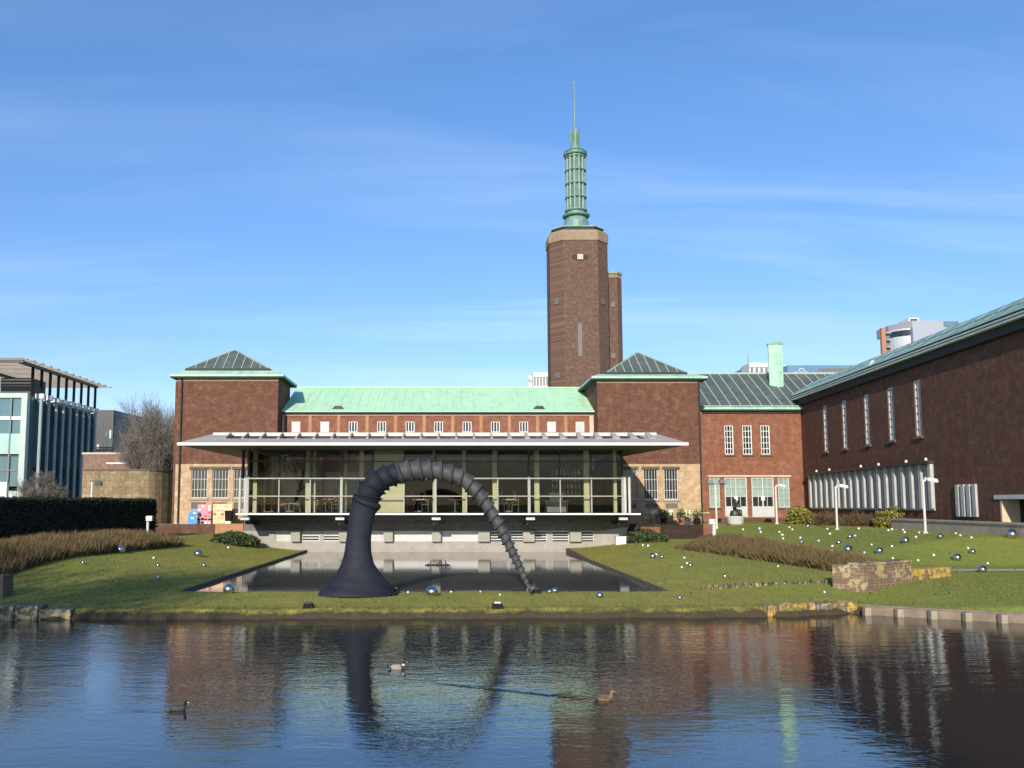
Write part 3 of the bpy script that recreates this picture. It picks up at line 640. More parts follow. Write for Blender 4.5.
# fins screen
f = MB(); n = 17
f.pbox(WP, gl[0] - .1, gl[1] + .1, -.12, .05, gl[2] - .03, gl[2] + .06)
for i in range(n + 1):
    a = gl[0] + .06 + (gl[1] - gl[0] - .12) * i / n; f.pbox(WP, a - .14, a + .14, -.05, .17, gl[2] + .062, gl[3] - .02)
for i in range(n):
    a = gl[0] + .06 + (gl[1] - gl[0] - .12) * (i + .5) / n; f.pbox(WP, a - .05, a + .05, -.10, .10, gl[2] + .062, gl[3] - .02)
for t in (.33, .66): z = gl[2] + (gl[3] - gl[2]) * t; f.pbox(WP, gl[0], gl[1], -.13, -.06, z - .02, z + .02)
K['fin'] = M('screen_fins', (.46, .455, .42), (.38, .375, .35), .6, 3)
sc_ = f.build('fin_screen', K['fin'], wg)
MB().pbox(WP, gl[0], gl[1], -.22, -.17, gl[2], gl[3]).build('pane', K['blind_grey'], sc_)
MB().pbox(WP, gl[0] - .15, gl[1] + .15, .004, .30, gl[3] - .017, gl[3] + .14).build('screen_beam', K['steel_dark'], sc_)
for u in (819, 832, 864, 882, 910, 930):
    a = wa(u); MB().tube((*WP.pt(a, .25), gl[3] + .142), (*WP.pt(a, .25), gl[3] + .27), .07, .05, 8).build('spotlight', K['white'], sc_)
f = MB()
for i in range(7):
    a = sg[0] + .1 + (sg[1] - sg[0] - .2) * i / 6; f.pbox(WP, a - (.13 if i % 2 == 0 else .06), a + (.13 if i % 2 == 0 else .06), -.1, .1 if i % 2 == 0 else .03, sg[2], sg[3])
s2 = f.build('vent_screen', K['fin'], wg); MB().pbox(WP, sg[0], sg[1], -.25, -.2, sg[2], sg[3]).build('vent_backing', K['dark_in'], s2)
# side entrance under a thin slab; its cream end wall catches a wedge of sun
MB().pbox(WP, en[0] - .3, en[1] + .35, -.1, .05, en[3] + .02, en[3] + .20).build('entrance_slab', K['lightgrey'], wg)
MB().pbox(WP, en[1] - .12, en[1] - .012, -.74, -.004, .9, en[3] - .01).build('entrance_wall', K['cream'], wg)
# eave and roof
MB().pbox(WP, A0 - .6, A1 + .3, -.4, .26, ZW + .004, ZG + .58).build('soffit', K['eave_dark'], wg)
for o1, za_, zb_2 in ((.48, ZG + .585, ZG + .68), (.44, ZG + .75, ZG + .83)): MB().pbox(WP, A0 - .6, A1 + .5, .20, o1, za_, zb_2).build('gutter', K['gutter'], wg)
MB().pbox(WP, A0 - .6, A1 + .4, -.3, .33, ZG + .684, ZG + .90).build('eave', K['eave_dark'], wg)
def w3(a, o, z): return (*WP.pt(a, o), z)
zr0, zr1 = ZG + .93, CZ + 8.72
rf = MB().add([w3(A0 - .6, .40, zr0), w3(A1 + .45, .40, zr0), w3(A1 - 1.0, -1.05, zr1), w3(A0 - .6, -1.05, zr1), w3(A1 + .45, -14.5, zr0), w3(A1 - 1.0, -12.6, zr1), w3(A0 - .6, -12.6, zr1), w3(A0 - .6, -14.5, zr0)],
              [(0, 1, 2, 3), (1, 4, 5, 2), (3, 2, 5, 6), (4, 7, 6, 5), (0, 3, 6, 7), (0, 7, 4, 1)]).build('roof', K['copper_dark'], wg)
g = MB(); g.bar(w3(A0 - .6, -.35, (zr0 + zr1) / 2 + .03), w3(A1 - .4, -.35, (zr0 + zr1) / 2 + .03), .05, .03)
for k in range(0, 30): a = A0 + 1.6 * k; g.bar(w3(a, .39, zr0 + .004), w3(a, -1.03, zr1 + .004), .025, .02)
g.build('roof_seams', K['copper_dark'], rf)
a = wa(868, 366); MB().hexa([WP.pt(a - .5, .15), WP.pt(a + .4, .15), WP.pt(a + .4, -.15), WP.pt(a - .5, -.15)], zr0 + .16, [WP.pt(a - .5, -.0), WP.pt(a + .4, -.0), WP.pt(a + .4, -.15), WP.pt(a - .5, -.15)], zr0 + .45).build('roof_hatch', K['copper_band'], rf)
# low parapet in front of the wing
m = MB(); aa = np.arange(24, 43.6, 2.2)
for i, a in enumerate(aa): m.pbox(WP, a + .006, a + 2.194, .85, 1.25, .3, 2.05)
pp = m.build('garden_wall', K['parapet'], origin=(*WP.pt(34, 1.05), 1.3)); setp(pp, 'long low stone parapet on the upper lawn in front of the dark wing', 'wall')
m = MB()
for i, a in enumerate(aa): m.pbox(WP, a + .004, a + 2.196, .80, 1.30, 2.053, 2.14)
m.build('coping', K['parapet'], pp)

# ------------------------------------------------------------------ tower
def scaled(poly, c, f): return [((p[0] - c[0]) * f + c[0], (p[1] - c[1]) * f + c[1]) for p in poly]
oc = [(14.85, 110), (19.45, 110), (21.05, 111.6), (21.05, 115), (19.45, 116.6), (14.85, 116.6), (13.25, 115), (13.25, 111.6)]
oc = [(p[0] + .13, p[1]) for p in oc]; cc = (17.28, 113.3)
tw_ = T('museum_tower', 'tall octagonal brick tower with green copper lantern and needle spire', 'tower', (*cc, .9))
zt = vz(240, 110); zc = vz(229.5, 110)
MB().hexa(oc, .7, oc, zt).build('tower_shaft', K['brick_tower'], tw_)
m = MB(); m.hexa(scaled(oc, cc, 1.025), zt + .003, scaled(oc, cc, 1.035), zc - .35); m.hexa(scaled(oc, cc, 1.015), zc - .347, scaled(oc, cc, 1.0), zc); m.build('cornice', K['cream_t'] if 'cream_t' in K else K.setdefault('cream_t', M('tower_cornice', (.325, .235, .16), (.25, .18, .125), .85, 1.5)), tw_)
P = YP(110)
for u, v, hw, hh in ((580, 256.8, 8, 2.6),):
    x = ux(u, v, 110); z = vz(v, 110)
    r = MB().pbox(P, x - 1.05, x + 1.05, .003, .10, z - .34, z + .34).build('relief_panel', K['dark_stone'], tw_)
    MB().pbox(P, x - .38, x + .38, .103, .24, z - .40, z + .30).build('crest', K['cream'], r)
    for s in (-.72, .72):
        g = MB(); g.pbox(P, x + s - .3, x + s - .03, .103, .13, z - .26, z + .26); g.pbox(P, x + s + .03, x + s + .3, .103, .13, z - .26, z + .26); g.build('pane', K['glass_dark'], r)
def slot(P, a, z0, z1, w, nb, mat='lightgrey', par=None, nm='slot_window'):
    f = MB(); f.pbox(P, a - w / 2, a - w / 2 + .1, .003, .07, z0, z1); f.pbox(P, a + w / 2 - .1, a + w / 2, .003, .07, z0, z1); f.pbox(P, a - w / 2 - .05, a + w / 2 + .05, .003, .12, z0 - .14, z0 - .004); f.pbox(P, a - w / 2 + .1, a + w / 2 - .1, .003, .06, z1 - .1, z1)
    for i in range(1, nb): z = z0 + (z1 - z0) * i / nb; f.pbox(P, a - w / 2 + .1, a + w / 2 - .1, .004, .05, z - .05, z + .05)
    w_ = f.build(nm, K[mat], par); MB().pbox(P, a - w / 2 + .1, a + w / 2 - .1, .001, .025, z0, z1 - .1).build('pane', K['slot'], w_)
slot(P, ux(580, 340, 110), vz(355.5, 110), vz(323.5, 110), .55, 11, 'slot', tw_)
r2 = math.sqrt(.5)
PL = Plane(14.98, 110, -r2, r2, -r2, -r2); PR = Plane(19.58, 110, r2, r2, r2, -r2)
for v in (301, 375): slot(PL, 1.1, vz(v + 2.6, 111), vz(v - 2.6, 111), .75, 2, 'slot', tw_)
slot(PR, 1.0, vz(304, 111), vz(298.8, 111), .6, 2, 'slot', tw_)
# copper roof and lantern
px = .1338
yv = lambda v: vz(v, 113.3)
MB().hexa(scaled(oc, cc, .86), zc + .003, scaled(oc, cc, .86), zc + .55).build('roof_soffit', K['eave_dark'], tw_)
m = MB(); m.hexa(scaled(oc, cc, .90), zc + .553, scaled(oc, cc, .90), zc + .68); m.hexa(scaled(oc, cc, .895), zc + .683, scaled(oc, cc, .36), zc + 1.30); cr = m.build('roof', K['copper_dark'], tw_)
K['copper_lantern'] = M('lantern_copper', (.175, .315, .255), (.12, .22, .18), .55, 1.2)
lt = MB().lathe(*cc, [(13 * px, zc + .9), (12.5 * px, yv(222.5)), (10.5 * px, yv(219)), (9.6 * px, yv(217)), (9.6 * px, yv(211))], 16).build('lantern', K['copper_lantern'], tw_)
for v, r_, h in ((216.2, 14.2, 1.5), (211.3, 11.6, 1.3), (198.5, 11.2, 1.0), (184.9, 11.2, 1.0), (171.6, 11.2, 1.0), (158, 11.0, 1.2), (154.6, 12.4, 2.0)): MB().lathe(*cc, [(r_ * px * .93, yv(v + h)), (r_ * px, yv(v + h * .4)), (r_ * px, yv(v - h * .2)), (r_ * px * .9, yv(v - h * .6))], 16).build('lantern_ring', K['copper_lantern'], lt)
MB().lathe(*cc, [(8.6 * px, yv(211)), (8.6 * px, yv(154))], 16).build('lantern_glazing', M('lantern_glass', (.10, .16, .135), (.08, .13, .11), .55, 1), lt)
m = MB()
for i in range(12):
    t = 2 * math.pi * (i + .5) / 12; x, y = cc[0] + 8.9 * px * math.cos(t), cc[1] + 8.9 * px * math.sin(t)
    m.tube((x, y, yv(211)), (x, y, yv(154)), .19, n=6)
m.build('lantern_posts', K['copper_lantern'], lt)
MB().lathe(*cc, [(12.2 * px, yv(153.2)), (7.5 * px, yv(151)), (5.2 * px, yv(149)), (4.4 * px, yv(147)), (4.4 * px, yv(146.2))], 16).build('lantern_roof', K['copper_lantern'], lt)
m = MB()
for i in range(8):
    t = 2 * math.pi * i / 8; x, y = cc[0] + 4.3 * px * math.cos(t), cc[1] + 4.3 * px * math.sin(t)
    m.bar((x, y, yv(146.3)), (x * 1.0 + (x - cc[0]) * .18, y + (y - cc[1]) * .18, yv(130.5)), .24, .10)
m.tube((*cc, yv(146)), (*cc, yv(131)), .34, .26, 8)
m.build('crown', K['copper_lantern'], tw_)
m = MB(); m.tube((*cc, yv(131)), (*cc, yv(122)), .20, .11, 8); m.tube((*cc, yv(122)), (*cc, yv(79)), .10, .03, 6); m.bar((cc[0] - .35, cc[1], yv(83)), (cc[0] + .35, cc[1], yv(83)), .06, .06); m.build('spire', K['copper_lantern'], tw_)
# stair turret joined to the tower
x0, x1 = ux(607.3, 330, 114), ux(623, 330, 114); tz = vz(274.5, 114)
tp = [(x0 - .5, 113.6), (x1 - .75, 113.6), (x1, 114.4), (x1, 116.2), (x1 - .75, 117), (x0 - .5, 117)]; tcen = (sum(p[0] for p in tp) / 6, 115.3)
tt = MB().hexa(tp, .7, tp, tz - .5).build('stair_turret', K['brick_tower'], tw_)
MB().hexa(scaled(tp, tcen, 1.0), tz - .497, scaled(tp, tcen, 1.0), tz).build('turret_band', K['cream_t'], tt)
m = MB(); m.hexa(scaled(tp, tcen, 1.1), tz + .003, scaled(tp, tcen, 1.13), tz + .3); m.tube((tcen[0], 115.3, tz + .3), (tcen[0], 115.3, tz + 1.2), .12, .05, 6); m.build('turret_cap', K['copper_dark'], tt)
PT = YP(113.6)
for v in (304, 355): slot(PT, ux(613, v, 113.6), vz(v + 2.2, 113.6), vz(v - 2.2, 113.6), .5, 2, 'slot', tt, 'turret_window')

# ------------------------------------------------------------------ glass pavilion over the pool
K['rail'] = M('rail_paint', (.34, .34, .32), (.28, .28, .265), .5, 3)
gp = T('glass_pavilion', 'glazed cafe pavilion with wide thin flat canopy above the mirror pool', 'pavilion', (-.8, 50, 0))
GY_ = 47.0; PG = YP(GY_)
gx = [ux(u, 480, GY_) for u in np.linspace(248.3, 622.3, 13)]
XL, XR = gx[0], gx[-1]
ZF = vz(513.4, GY_); ZS = CZ + 59.3 * 43 / 850; YB = 55.75
# base of grey stone, standing in the pool
PB = YP(PY1); bx0, bx1 = ux(243, 540, PY1), ux(627.5, 540, PY1)
zb_ = vz(541.5, PY1); zt_ = vz(521, PY1)
wins = [(275.5, 292.5), (302, 319.5), (323, 341.5), (346, 364), (370, 384), (393, 432), (441, 478.5), (489, 508), (509.5, 523.5), (533, 547), (552, 569), (581, 594)]
hs_ = [(ux(a, 535, PY1), ux(b, 535, PY1), zb_, vz(531.0, PY1)) for a, b in wins]
m = MB(); ZU = vz(530.6, PY1); holed(m, PB, bx0, bx1, -.5, ZU, hs_, .3)
for x, sgn in ((bx0, 1), (bx1, -1)): m.add([(x, PY1, -.5), (x, YB, -.5), (x, YB, zt_ + .3), (x, PY1, zt_ + .3)], [(0, 1, 2, 3)])
m.build('base_wall', K['grey_stone'], gp, fixn=False)
MB().box(bx0 + .02, bx1 - .02, PY1 + .05, PY1 + .3, ZU + .003, zt_ + .3).build('upper_wall', K['wave_stone'], gp)
MB().hexa([(ux(596, 530, PY1), PY1 - .006), (bx1 + .01, PY1 - .006), (bx1 + .01, PY1 + .31), (ux(596, 530, PY1), PY1 + .31)], zb_, [(ux(596, 530, PY1), PY1 - .006), (bx1 + .01, PY1 - .006), (bx1 + .01, PY1 + .31), (ux(596, 530, PY1), PY1 + .31)], [vz(531, PY1), vz(527, PY1), vz(527, PY1), vz(531, PY1)]).build('end_pier', K['grey_stone'], gp)
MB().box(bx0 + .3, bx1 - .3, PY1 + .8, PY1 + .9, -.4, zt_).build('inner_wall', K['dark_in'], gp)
MB().pbox(PB, bx0, PXR + .0, .004, .16, -.3, vz(549.5, PY1)).build('base_ledge', K['grey_stone'], gp)
for i, h in enumerate(hs_):
    f = MB(); lo = 8; blk = i in (5, 6)
    for k in range(lo):
        z = h[2] + (h[3] - h[2]) * (k + .5) / lo; th = (h[3] - h[2]) / lo * (.46 if not blk else .5)
        if i in (1, 2) and k in (1, 3): continue
        if i in (7, 8, 9, 10, 11) and k % 2 == 0: continue
        f.pbox(PB, h[0] + .04, h[1] - .04, -.16, -.08, z - th, z + th)
    f.pbox(PB, h[0], h[0] + .04, -.2, -.05, h[2], h[3]); f.pbox(PB, h[1] - .04, h[1], -.2, -.05, h[2], h[3])
    lv = f.build('louvre_window', K['lightgrey'], gp)
    MB().pbox(PB, h[0], h[1], -.29, -.24, h[2], h[3]).build('pane', K['glass_dark'], lv)
for u in (296.3, 344, 388.5, 436.5, 483.8, 528.5, 575):
    x = ux(u, 535, PY1); w = .26 if u < 480 else .33
    MB().pbox(PB, x - w, x + w, .005, .28, zb_ + .003, vz(530.4, PY1)).build('pier', K['grey_stone'], gp)
# floor slab with a white nosing, beams under it
sx0, sx1 = ux(236.5, 513, 46.6), ux(640, 513, 46.6)
MB().box(sx0, sx1, 46.62, YB, ZF - .075, ZF - .004).build('slab_plate', K['steel_dark'], gp)
MB().box(sx0 + .3, sx1 - .3, 47.9, YB, ZF - .40, ZF - .079).build('floor_slab', K['steel_dark'], gp)
MB().box(sx0 - .02, sx1 + .02, 46.5, 46.617, ZF - .075, ZF + .012).build('slab_edge', K['white'], gp)
MB().box(XL, XR, GY_ + .1, YB, ZF, ZF + .03).build('cafe_floor', K['floor_in'], gp)
for u in (246, 340.5, 436.3, 530, 622.5):
    x = ux(u, 519, 47.2)
    MB().box(x - .16, x + .16, 47.6, PY1 - .02, ZF - .62, ZF - .404).build('beam', K['steel_dark'], gp)
    MB().box(x - .24, x + .24, 46.9, 47.25, ZF - .36, ZF - .19).build('bulkhead_light', K['lightgrey'], gp)
# glazing: panes, mullions, rails
for i in range(12):
    a, b = gx[i] + .035, gx[i + 1] - .035
    MB().box(a, b, GY_ - .008, GY_ + .008, ZF + .05, ZS - .05).build('glass_pane', K['clear'], gp)
for x in (XL, XR):
    for j in range(4): MB().box(x - .008, x + .008, GY_ + .06 + j * 2.15, GY_ + j * 2.15 + 2.12, ZF + .05, ZS - .05).build('glass_pane', K['clear'], gp)
zr1_, zr2_ = vz(478.5, GY_), vz(496.2, GY_)
for i, x in enumerate(gx):
    big = i % 3 == 0
    w = .07 if big else .03
    MB().box(x - w, x + w, GY_ - (.16 if big else .10), GY_ + .10, ZF + .012, zr1_ + (.12 if big else .05)).build('post', K['rail'], gp)
    MB().box(x - w * .8, x + w * .8, GY_ - .06, GY_ + .10, zr1_ + (.123 if big else .053), ZS - .02).build('mullion', K['steel_dark'], gp)
for z, h in ((zr1_, .034), (zr2_, .027)):
    MB().box(XL, XR, GY_ - .19, GY_ - .125 + (.022 if h < .04 else 0), z - h, z + h).build('rail', K['rail'], gp)
MB().box(XL, XR, GY_ - .05, GY_ - .012, vz(461.5, GY_) - .03, vz(461.5, GY_) + .03).build('transom', K['steel_dark'], gp)
for x in (XL - .42, XL - .12, XR + .12, XR + .36): MB().tube((x, GY_ - .1, ZF), (x, GY_ - .1, zr1_ + .12), .075, n=8).build('corner_post', K['lightgrey'], gp)
MB().tube((XL - .32, GY_ + .1, zr1_), (XL - .32, GY_ + .1, ZS), .09, n=8).build('corner_post', K['steel_dark'], gp)
# inner columns, painted pale yellow
for u, w in ((255, .20), (308, .20), (314.5, .10), (345.3, .12), (361.5, .18), (434.5, .16), (464.5, .20), (495, .22), (536.8, .22), (586.5, .24), (615, .14)):
    x = ux(u, 490, 47.45); MB().box(x - w * .62, x + w * .62, 47.35, 47.65, ZF + .031, ZS - .003).build('column', K['cream_yellow'], gp)
x0, x1 = ux(374, 490, 47.6), ux(404.5, 490, 47.6)
MB().box(x0, x1, 47.5, 47.7, ZF + .031, ZS - .003).build('wall_panel', K['cream_yellow'], gp)
# back bar partition, shelves and counter
x0, x1 = ux(441, 480, 53.5), ux(612, 480, 53.5)
bp = MB().box(x0, x1, 53.4, 53.6, ZF + .031, ZS - .9).build('bar_partition', K['dark_in'], gp)
sx, ex = ux(551, 480, 53.2), ux(581, 480, 53.2)
sh = MB()
for k in range(4): z = ZF + 1.05 + k * .42; sh.box(sx, ex, 53.12, 53.395, z, z + .05)
sh.build('bar_shelf', K['steel_mid'], gp)
x0, x1 = ux(366, 480, 54), ux(441, 480, 54); MB().box(x0, x1, 54, 54.15, ZF + .031, ZS - .3).build('bar_partition', K['dark_in'], gp)
# canopy: soffit, sloping louvred top, white edge, ragged louvres along the right side
cx0, cx1 = ux(177, 444, 43), ux(688.5, 444, 43); bx1_ = 10.7
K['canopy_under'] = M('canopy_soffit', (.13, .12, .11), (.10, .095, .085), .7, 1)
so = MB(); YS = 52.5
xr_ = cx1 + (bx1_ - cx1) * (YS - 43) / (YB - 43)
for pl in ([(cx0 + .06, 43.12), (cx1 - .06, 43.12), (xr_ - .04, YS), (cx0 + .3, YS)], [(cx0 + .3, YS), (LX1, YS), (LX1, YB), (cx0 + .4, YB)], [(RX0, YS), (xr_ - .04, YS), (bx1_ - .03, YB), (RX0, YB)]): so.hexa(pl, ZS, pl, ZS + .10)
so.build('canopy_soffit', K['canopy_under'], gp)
MB().box(LX1 + .05, RX0 - .05, YS + .01, 57.45, ZS + .03, ZS + .06).build('skylight_pane', K['clear'], gp)
MB().box(cx0, cx1, 43.0, 43.117, ZS - .02, ZS + .125).build('canopy_edge', K['white'], gp)
RY = 46.0; zk = vz(433.4, RY)
rx0, rx1 = ux(215, 433, RY), ux(655, 434, RY)
def slope(y): return ZS + .16 + (zk - ZS - .16) * (y - 43.12) / (RY - 43.12)
s_ = MB()
yl = 44.25                                        # solid lower strip of the sloping top
s_.add([(cx0 + .1, 43.125, ZS + .15), (cx1 - .1, 43.125, ZS + .15), (cx1 - .1 + (rx1 - cx1) * .39, yl, slope(yl)), (cx0 + .1 + (rx0 - cx0) * .39, yl, slope(yl)),
        (cx0 + .1, 43.125, ZS + .11), (cx1 - .1, 43.125, ZS + .11), (cx1 - .1 + (rx1 - cx1) * .39, yl, slope(yl) - .05), (cx0 + .1 + (rx0 - cx0) * .39, yl, slope(yl) - .05)],
       [(0, 1, 2, 3), (7, 6, 5, 4), (3, 2, 6, 7), (0, 3, 7, 4), (1, 5, 6, 2)])
s_.add([(cx1 - .1, 43.13, ZS + .15), (bx1_ - .1, YB, ZS + .2), (rx1 - .2, YB, zk - .1), (rx1, RY, zk), (rx1 - 1.3, RY, zk), (rx1 - .9, yl, slope(yl))], [(0, 1, 2, 3), (0, 3, 4, 5)])
s_.add([(cx0 + .1, 43.13, ZS + .15), (cx0 + .5, YB, ZS + .2), (rx0 + .2, YB, zk - .1), (rx0, RY, zk), (rx0 + 1.3, RY, zk), (rx0 + .9, yl, slope(yl))], [(3, 2, 1, 0), (5, 4, 3, 0)])
s_.build('canopy_slope', K['canopy'], gp)
MB().box(rx0 + .05, rx1 - .05, RY - .55, RY + .05, zk - .19, zk).build('canopy_ridge_beam', K['canopy_l'] if 'canopy_l' in K else K.setdefault('canopy_l', M('canopy_beam', (.60, .57, .52), (.52, .50, .45), .5, 1.5)), gp)
rk = rx0 + 1.0
while rk < rx1 - .4:
    m = MB(); w = .055 if rk < 2.2 else .10 + .10 * min(1, (rk - 2.2) / 7)
    m.add([(rk - w, yl - .05, slope(yl - .05) - .12), (rk + w, yl - .05, slope(yl - .05) - .12), (rk + w, yl - .05, slope(yl - .05) + .04), (rk - w, yl - .05, slope(yl - .05) + .04),
           (rk - w * .5, RY - .5, zk - .28), (rk + w * .5, RY - .5, zk - .28), (rk + w * .5, RY - .5, zk + .02), (rk - w * .5, RY - .5, zk + .02)], [(0, 1, 2, 3), (4, 7, 6, 5), (0, 4, 5, 1), (3, 2, 6, 7), (0, 3, 7, 4), (1, 5, 6, 2)])
    m.build('canopy_rib', K['canopy'], gp); rk += .93
MB().box(rx0 + .3, rx1 - .3, RY + .3, 52.3, ZS + .5, zk - .2).build('roof_deck', K['steel_mid'], gp)
MB().box(rx0 + .3, rx1 - .3, 45.6, RY + .296, ZS + .11, ZS + .2).build('roof_gutter', K['steel_dark'], gp)
for k in range(1, 9):
    y = 43.7 + k * 1.36; xe = cx1 + (bx1_ - cx1) * (y - 43) / (YB - 43)
    m = MB(); m.hexa([(xe - .6, y), (xe - .02, y), (xe - .02, y + .62), (xe - .6, y + .62)], ZS + .11, [(xe - .6, y), (xe - .05, y), (xe - .05, y + .5), (xe - .6, y + .5)], ZS + .34); m.build('side_louvre', K['canopy'], gp)
# ------------------------------------------------------------------ screw arch sculpture
def densify(pts, n):                             # Catmull-Rom through points (any dimension)
    p = np.array(pts, float); p = np.vstack([2 * p[0] - p[1], p, 2 * p[-1] - p[-2]]); outp = []
    m = len(p) - 3
    for k in np.linspace(0, m - 1e-6, n):
        i = int(k); t = k - i; a, b, c, d = p[i:i + 4]
        outp.append(.5 * (2 * b + (c - a) * t + (2 * a - 5 * b + 4 * c - d) * t * t + (3 * b - a - 3 * c + d) * t ** 3))
    return np.array(outp)
YSC = 24.7; mpx = YSC / F
gz0 = gz(at(358, 590, YSC)[0], YSC) - .03
scx = at(358, 590, YSC)
ar = T('arch_sculpture', 'giant bent screw sculpture in dark rubber arching over the grass strip', 'sculpture', (scx[0], YSC, gz0))
def profile_tube(rows, n=40, flat=1.0):          # rows: (u, v, halfwidth px) in the sculpture's own plane
    rings = []; c = [at(r[0], r[1], YSC) for r in rows]
    for i, r in enumerate(rows):
        d = (c[min(i + 1, len(c) - 1)] - c[max(i - 1, 0)]); d.y = 0; d.normalize(); side = Vector((d.z, 0, -d.x)); dep = Vector((0, 1, 0))
        rings.append([tuple(c[i] + side * (r[2] * mpx * math.cos(t)) + dep * (r[2] * mpx * flat * math.sin(t))) for t in [2 * math.pi * k / n for k in range(n)]])
    return rings
foot = [(358, 594.5, 39.5), (358, 592, 38), (358.2, 587, 33.2), (358.1, 582, 28.6), (358, 577, 24.6), (357.8, 571.5, 20.8), (357.7, 566, 17.6), (357.8, 559, 14.9), (358, 550, 13.2), (358.8, 538, 12.3), (360.2, 525, 12.2), (362.2, 513.5, 12.5), (364.4, 507, 13.4), (366.2, 503, 14.4)]
rows = densify(foot, 60); b = MB(); b.smooth = True
rr = [list(r) for r in rows]
for r in rr: r[2] *= 1 + .006 * math.sin(r[1] * .5)
b.loft(profile_tube(rr, 48, .62), True)
o = b.build('sculpture_foot', K['navy'], ar)
# collar: thick lip where the shaft opens
b = MB(); b.smooth = True
b.loft(profile_tube([(365.2, 505.6, 13.6), (366.1, 503.4, 14.9), (367.0, 501.2, 15.0), (367.7, 499.6, 14.2), (368.0, 498.9, 12.0)], 48, .75)); b.build('sculpture_collar', K['navy'], ar)
# threaded screw: sawtooth helix on an arched, tapering core
path = [(366.5, 502, 13.2), (370, 492, 13.8), (377, 482.5, 13.2), (387.5, 476.5, 12.0), (400, 472.6, 11.2), (414, 470.6, 10.5), (428, 470.2, 10.0), (441, 471.4, 9.4), (453, 474.8, 8.8), (464, 479.6, 8.3), (474, 488.6, 7.6), (483, 499.8, 7.0), (491.5, 512.5, 6.4), (499.5, 526.5, 5.9), (507, 541, 5.2), (514, 555.5, 4.5), (520.5, 569.5, 3.7), (526.5, 582.5, 2.6), (530, 590, 1.6), (531.5, 593.5, .5)]
NP, NA = 520, 26
pc = densify(path, NP); C3 = np.array([at(p[0], p[1], YSC) for p in pc]); rad = np.maximum(pc[:, 2], .3) * mpx
ds = np.r_[0, np.cumsum(np.linalg.norm(np.diff(C3, axis=0), axis=1))]
turns = np.r_[0, np.cumsum(np.diff(ds) / (.285 * np.clip(rad[1:] / (6.5 * mpx), .62, 1.06)))]
V = []
for i in range(NP):
    d = C3[min(i + 1, NP - 1)] - C3[max(i - 1, 0)]; d /= np.linalg.norm(d); side = np.array([d[2], 0, -d[0]])
    for k in range(NA):
        t = 2 * math.pi * k / NA; ph = (turns[i] - t / (2 * math.pi)) % 1.0
        thin = 1 + 2.0 * max(0, min(1, (i / NP - .35) / .4)); lip = 1.04 + .10 * thin; saw = (.82 + .13 * (ph / .6) if ph < .6 else (.95 + (lip - .95) * ((ph - .6) / .24) ** 1.3 if ph < .84 else lip - (lip - .82) * (ph - .84) / .16))
        amp = 1 if i > 6 else i / 6
        r = rad[i] * (.84 + (saw - .84) * amp)
        V.append(C3[i] + side * (r * math.cos(t)) + np.array([0, 1, 0]) * (r * math.sin(t)))
Fq = [(i * NA + k, i * NA + (k + 1) % NA, (i + 1) * NA + (k + 1) % NA, (i + 1) * NA + k) for i in range(NP - 1) for k in range(NA)]
o = npmesh('sculpture_screw', V, Fq, K['screw'], ar, smooth=True)
o.data.materials.append(K['navy']); o.data.polygons.foreach_set('material_index', [1 if i < 105 else 0 for i in range(NP - 1) for k in range(NA)])

# ------------------------------------------------------------------ mirror balls
big = [(849.8, 537, 2.4), (838.6, 542.4, 2.0), (848, 549.6, 4.0), (879.3, 551.2, 3.5), (905.6, 540.6, 3.4), (940.2, 536.5, 2.6), (957.2, 558.2, 3.7), (972.6, 552, 2.7), (982.6, 570, 3.7), (1012, 535, 4.8),
       (762.5, 540.5, 2.6), (783.5, 545.4, 2.6), (652.7, 556.5, 3.0), (662, 557, 1.9), (690.4, 565.5, 1.9), (808, 526, 1.7), (801.5, 542, 1.9), (725, 576.6, 1.6), (679.5, 598, 2.1),
       (432, 592.4, 5.2), (554.7, 589.3, 2.9), (549.3, 586.8, 1.9), (599.7, 595.6, 3.1), (120.5, 550, 4.0), (83, 563, 2.0), (198, 554, 3.6), (158, 565.4, 1.8), (204, 565.4, 1.9), (158, 577.4, 1.5), (229, 588, 5.0)]
za, zbb = (824, 500, .1953), (640, 520, .1953)
tiny = [(za[0] + x * za[2], za[1] + y * za[2]) for x, y in ((18,147),(31,172),(178,146),(160,182),(42,236),(42,265),(243,228),(207,268),(202,286),(348,237),(352,298),(330,155),(348,150),(372,150),(405,152),(413,165),(471,189),(488,167),(510,150),(482,309),(562,283),(675,170),(698,181),(755,192),(738,246),(838,325))]
tiny += [(zbb[0] + x * zbb[2], zbb[1] + y * zbb[2]) for x, y in ((15,128),(42,132),(83,177),(227,193),(241,221),(214,241),(707,236),(612,44),(618,61),(528,48),(523,104),(714,60),(729,76),(733,94),(765,36),(780,48),(821,90),(806,128),(855,137),(853,148),(871,150),(915,105),(987,132),(983,160),(945,369))]
tiny += [(451, 590), (480.4, 588.6), (500, 594.7), (408, 588.2), (153.7, 557.8), (13, 590), (228.4, 547.5)]
def sphere_mesh(name, mat, seg=32, rg=20):
    b = MB(); b.smooth = True
    prof = [(max(math.sin(math.pi * i / rg), .001), -math.cos(math.pi * i / rg)) for i in range(rg + 1)]
    b.lathe(0, 0, prof, seg); me = b.build(name, mat); d = me.data; bpy.data.objects.remove(me); return d
SM1, SM2 = sphere_mesh('mirror_ball', K['mirror']), sphere_mesh('silver_ball', K['satin'], 20, 12)
def zone(p):
    x, y = p[0], p[1]
    if x < PXL and y > 23.5: return 'the left lawn'
    if y < 26 and x < 9: return 'the waterside grass strip'
    if x > hedge_x(y): return 'the upper right lawn'
    return 'the lower right lawn'
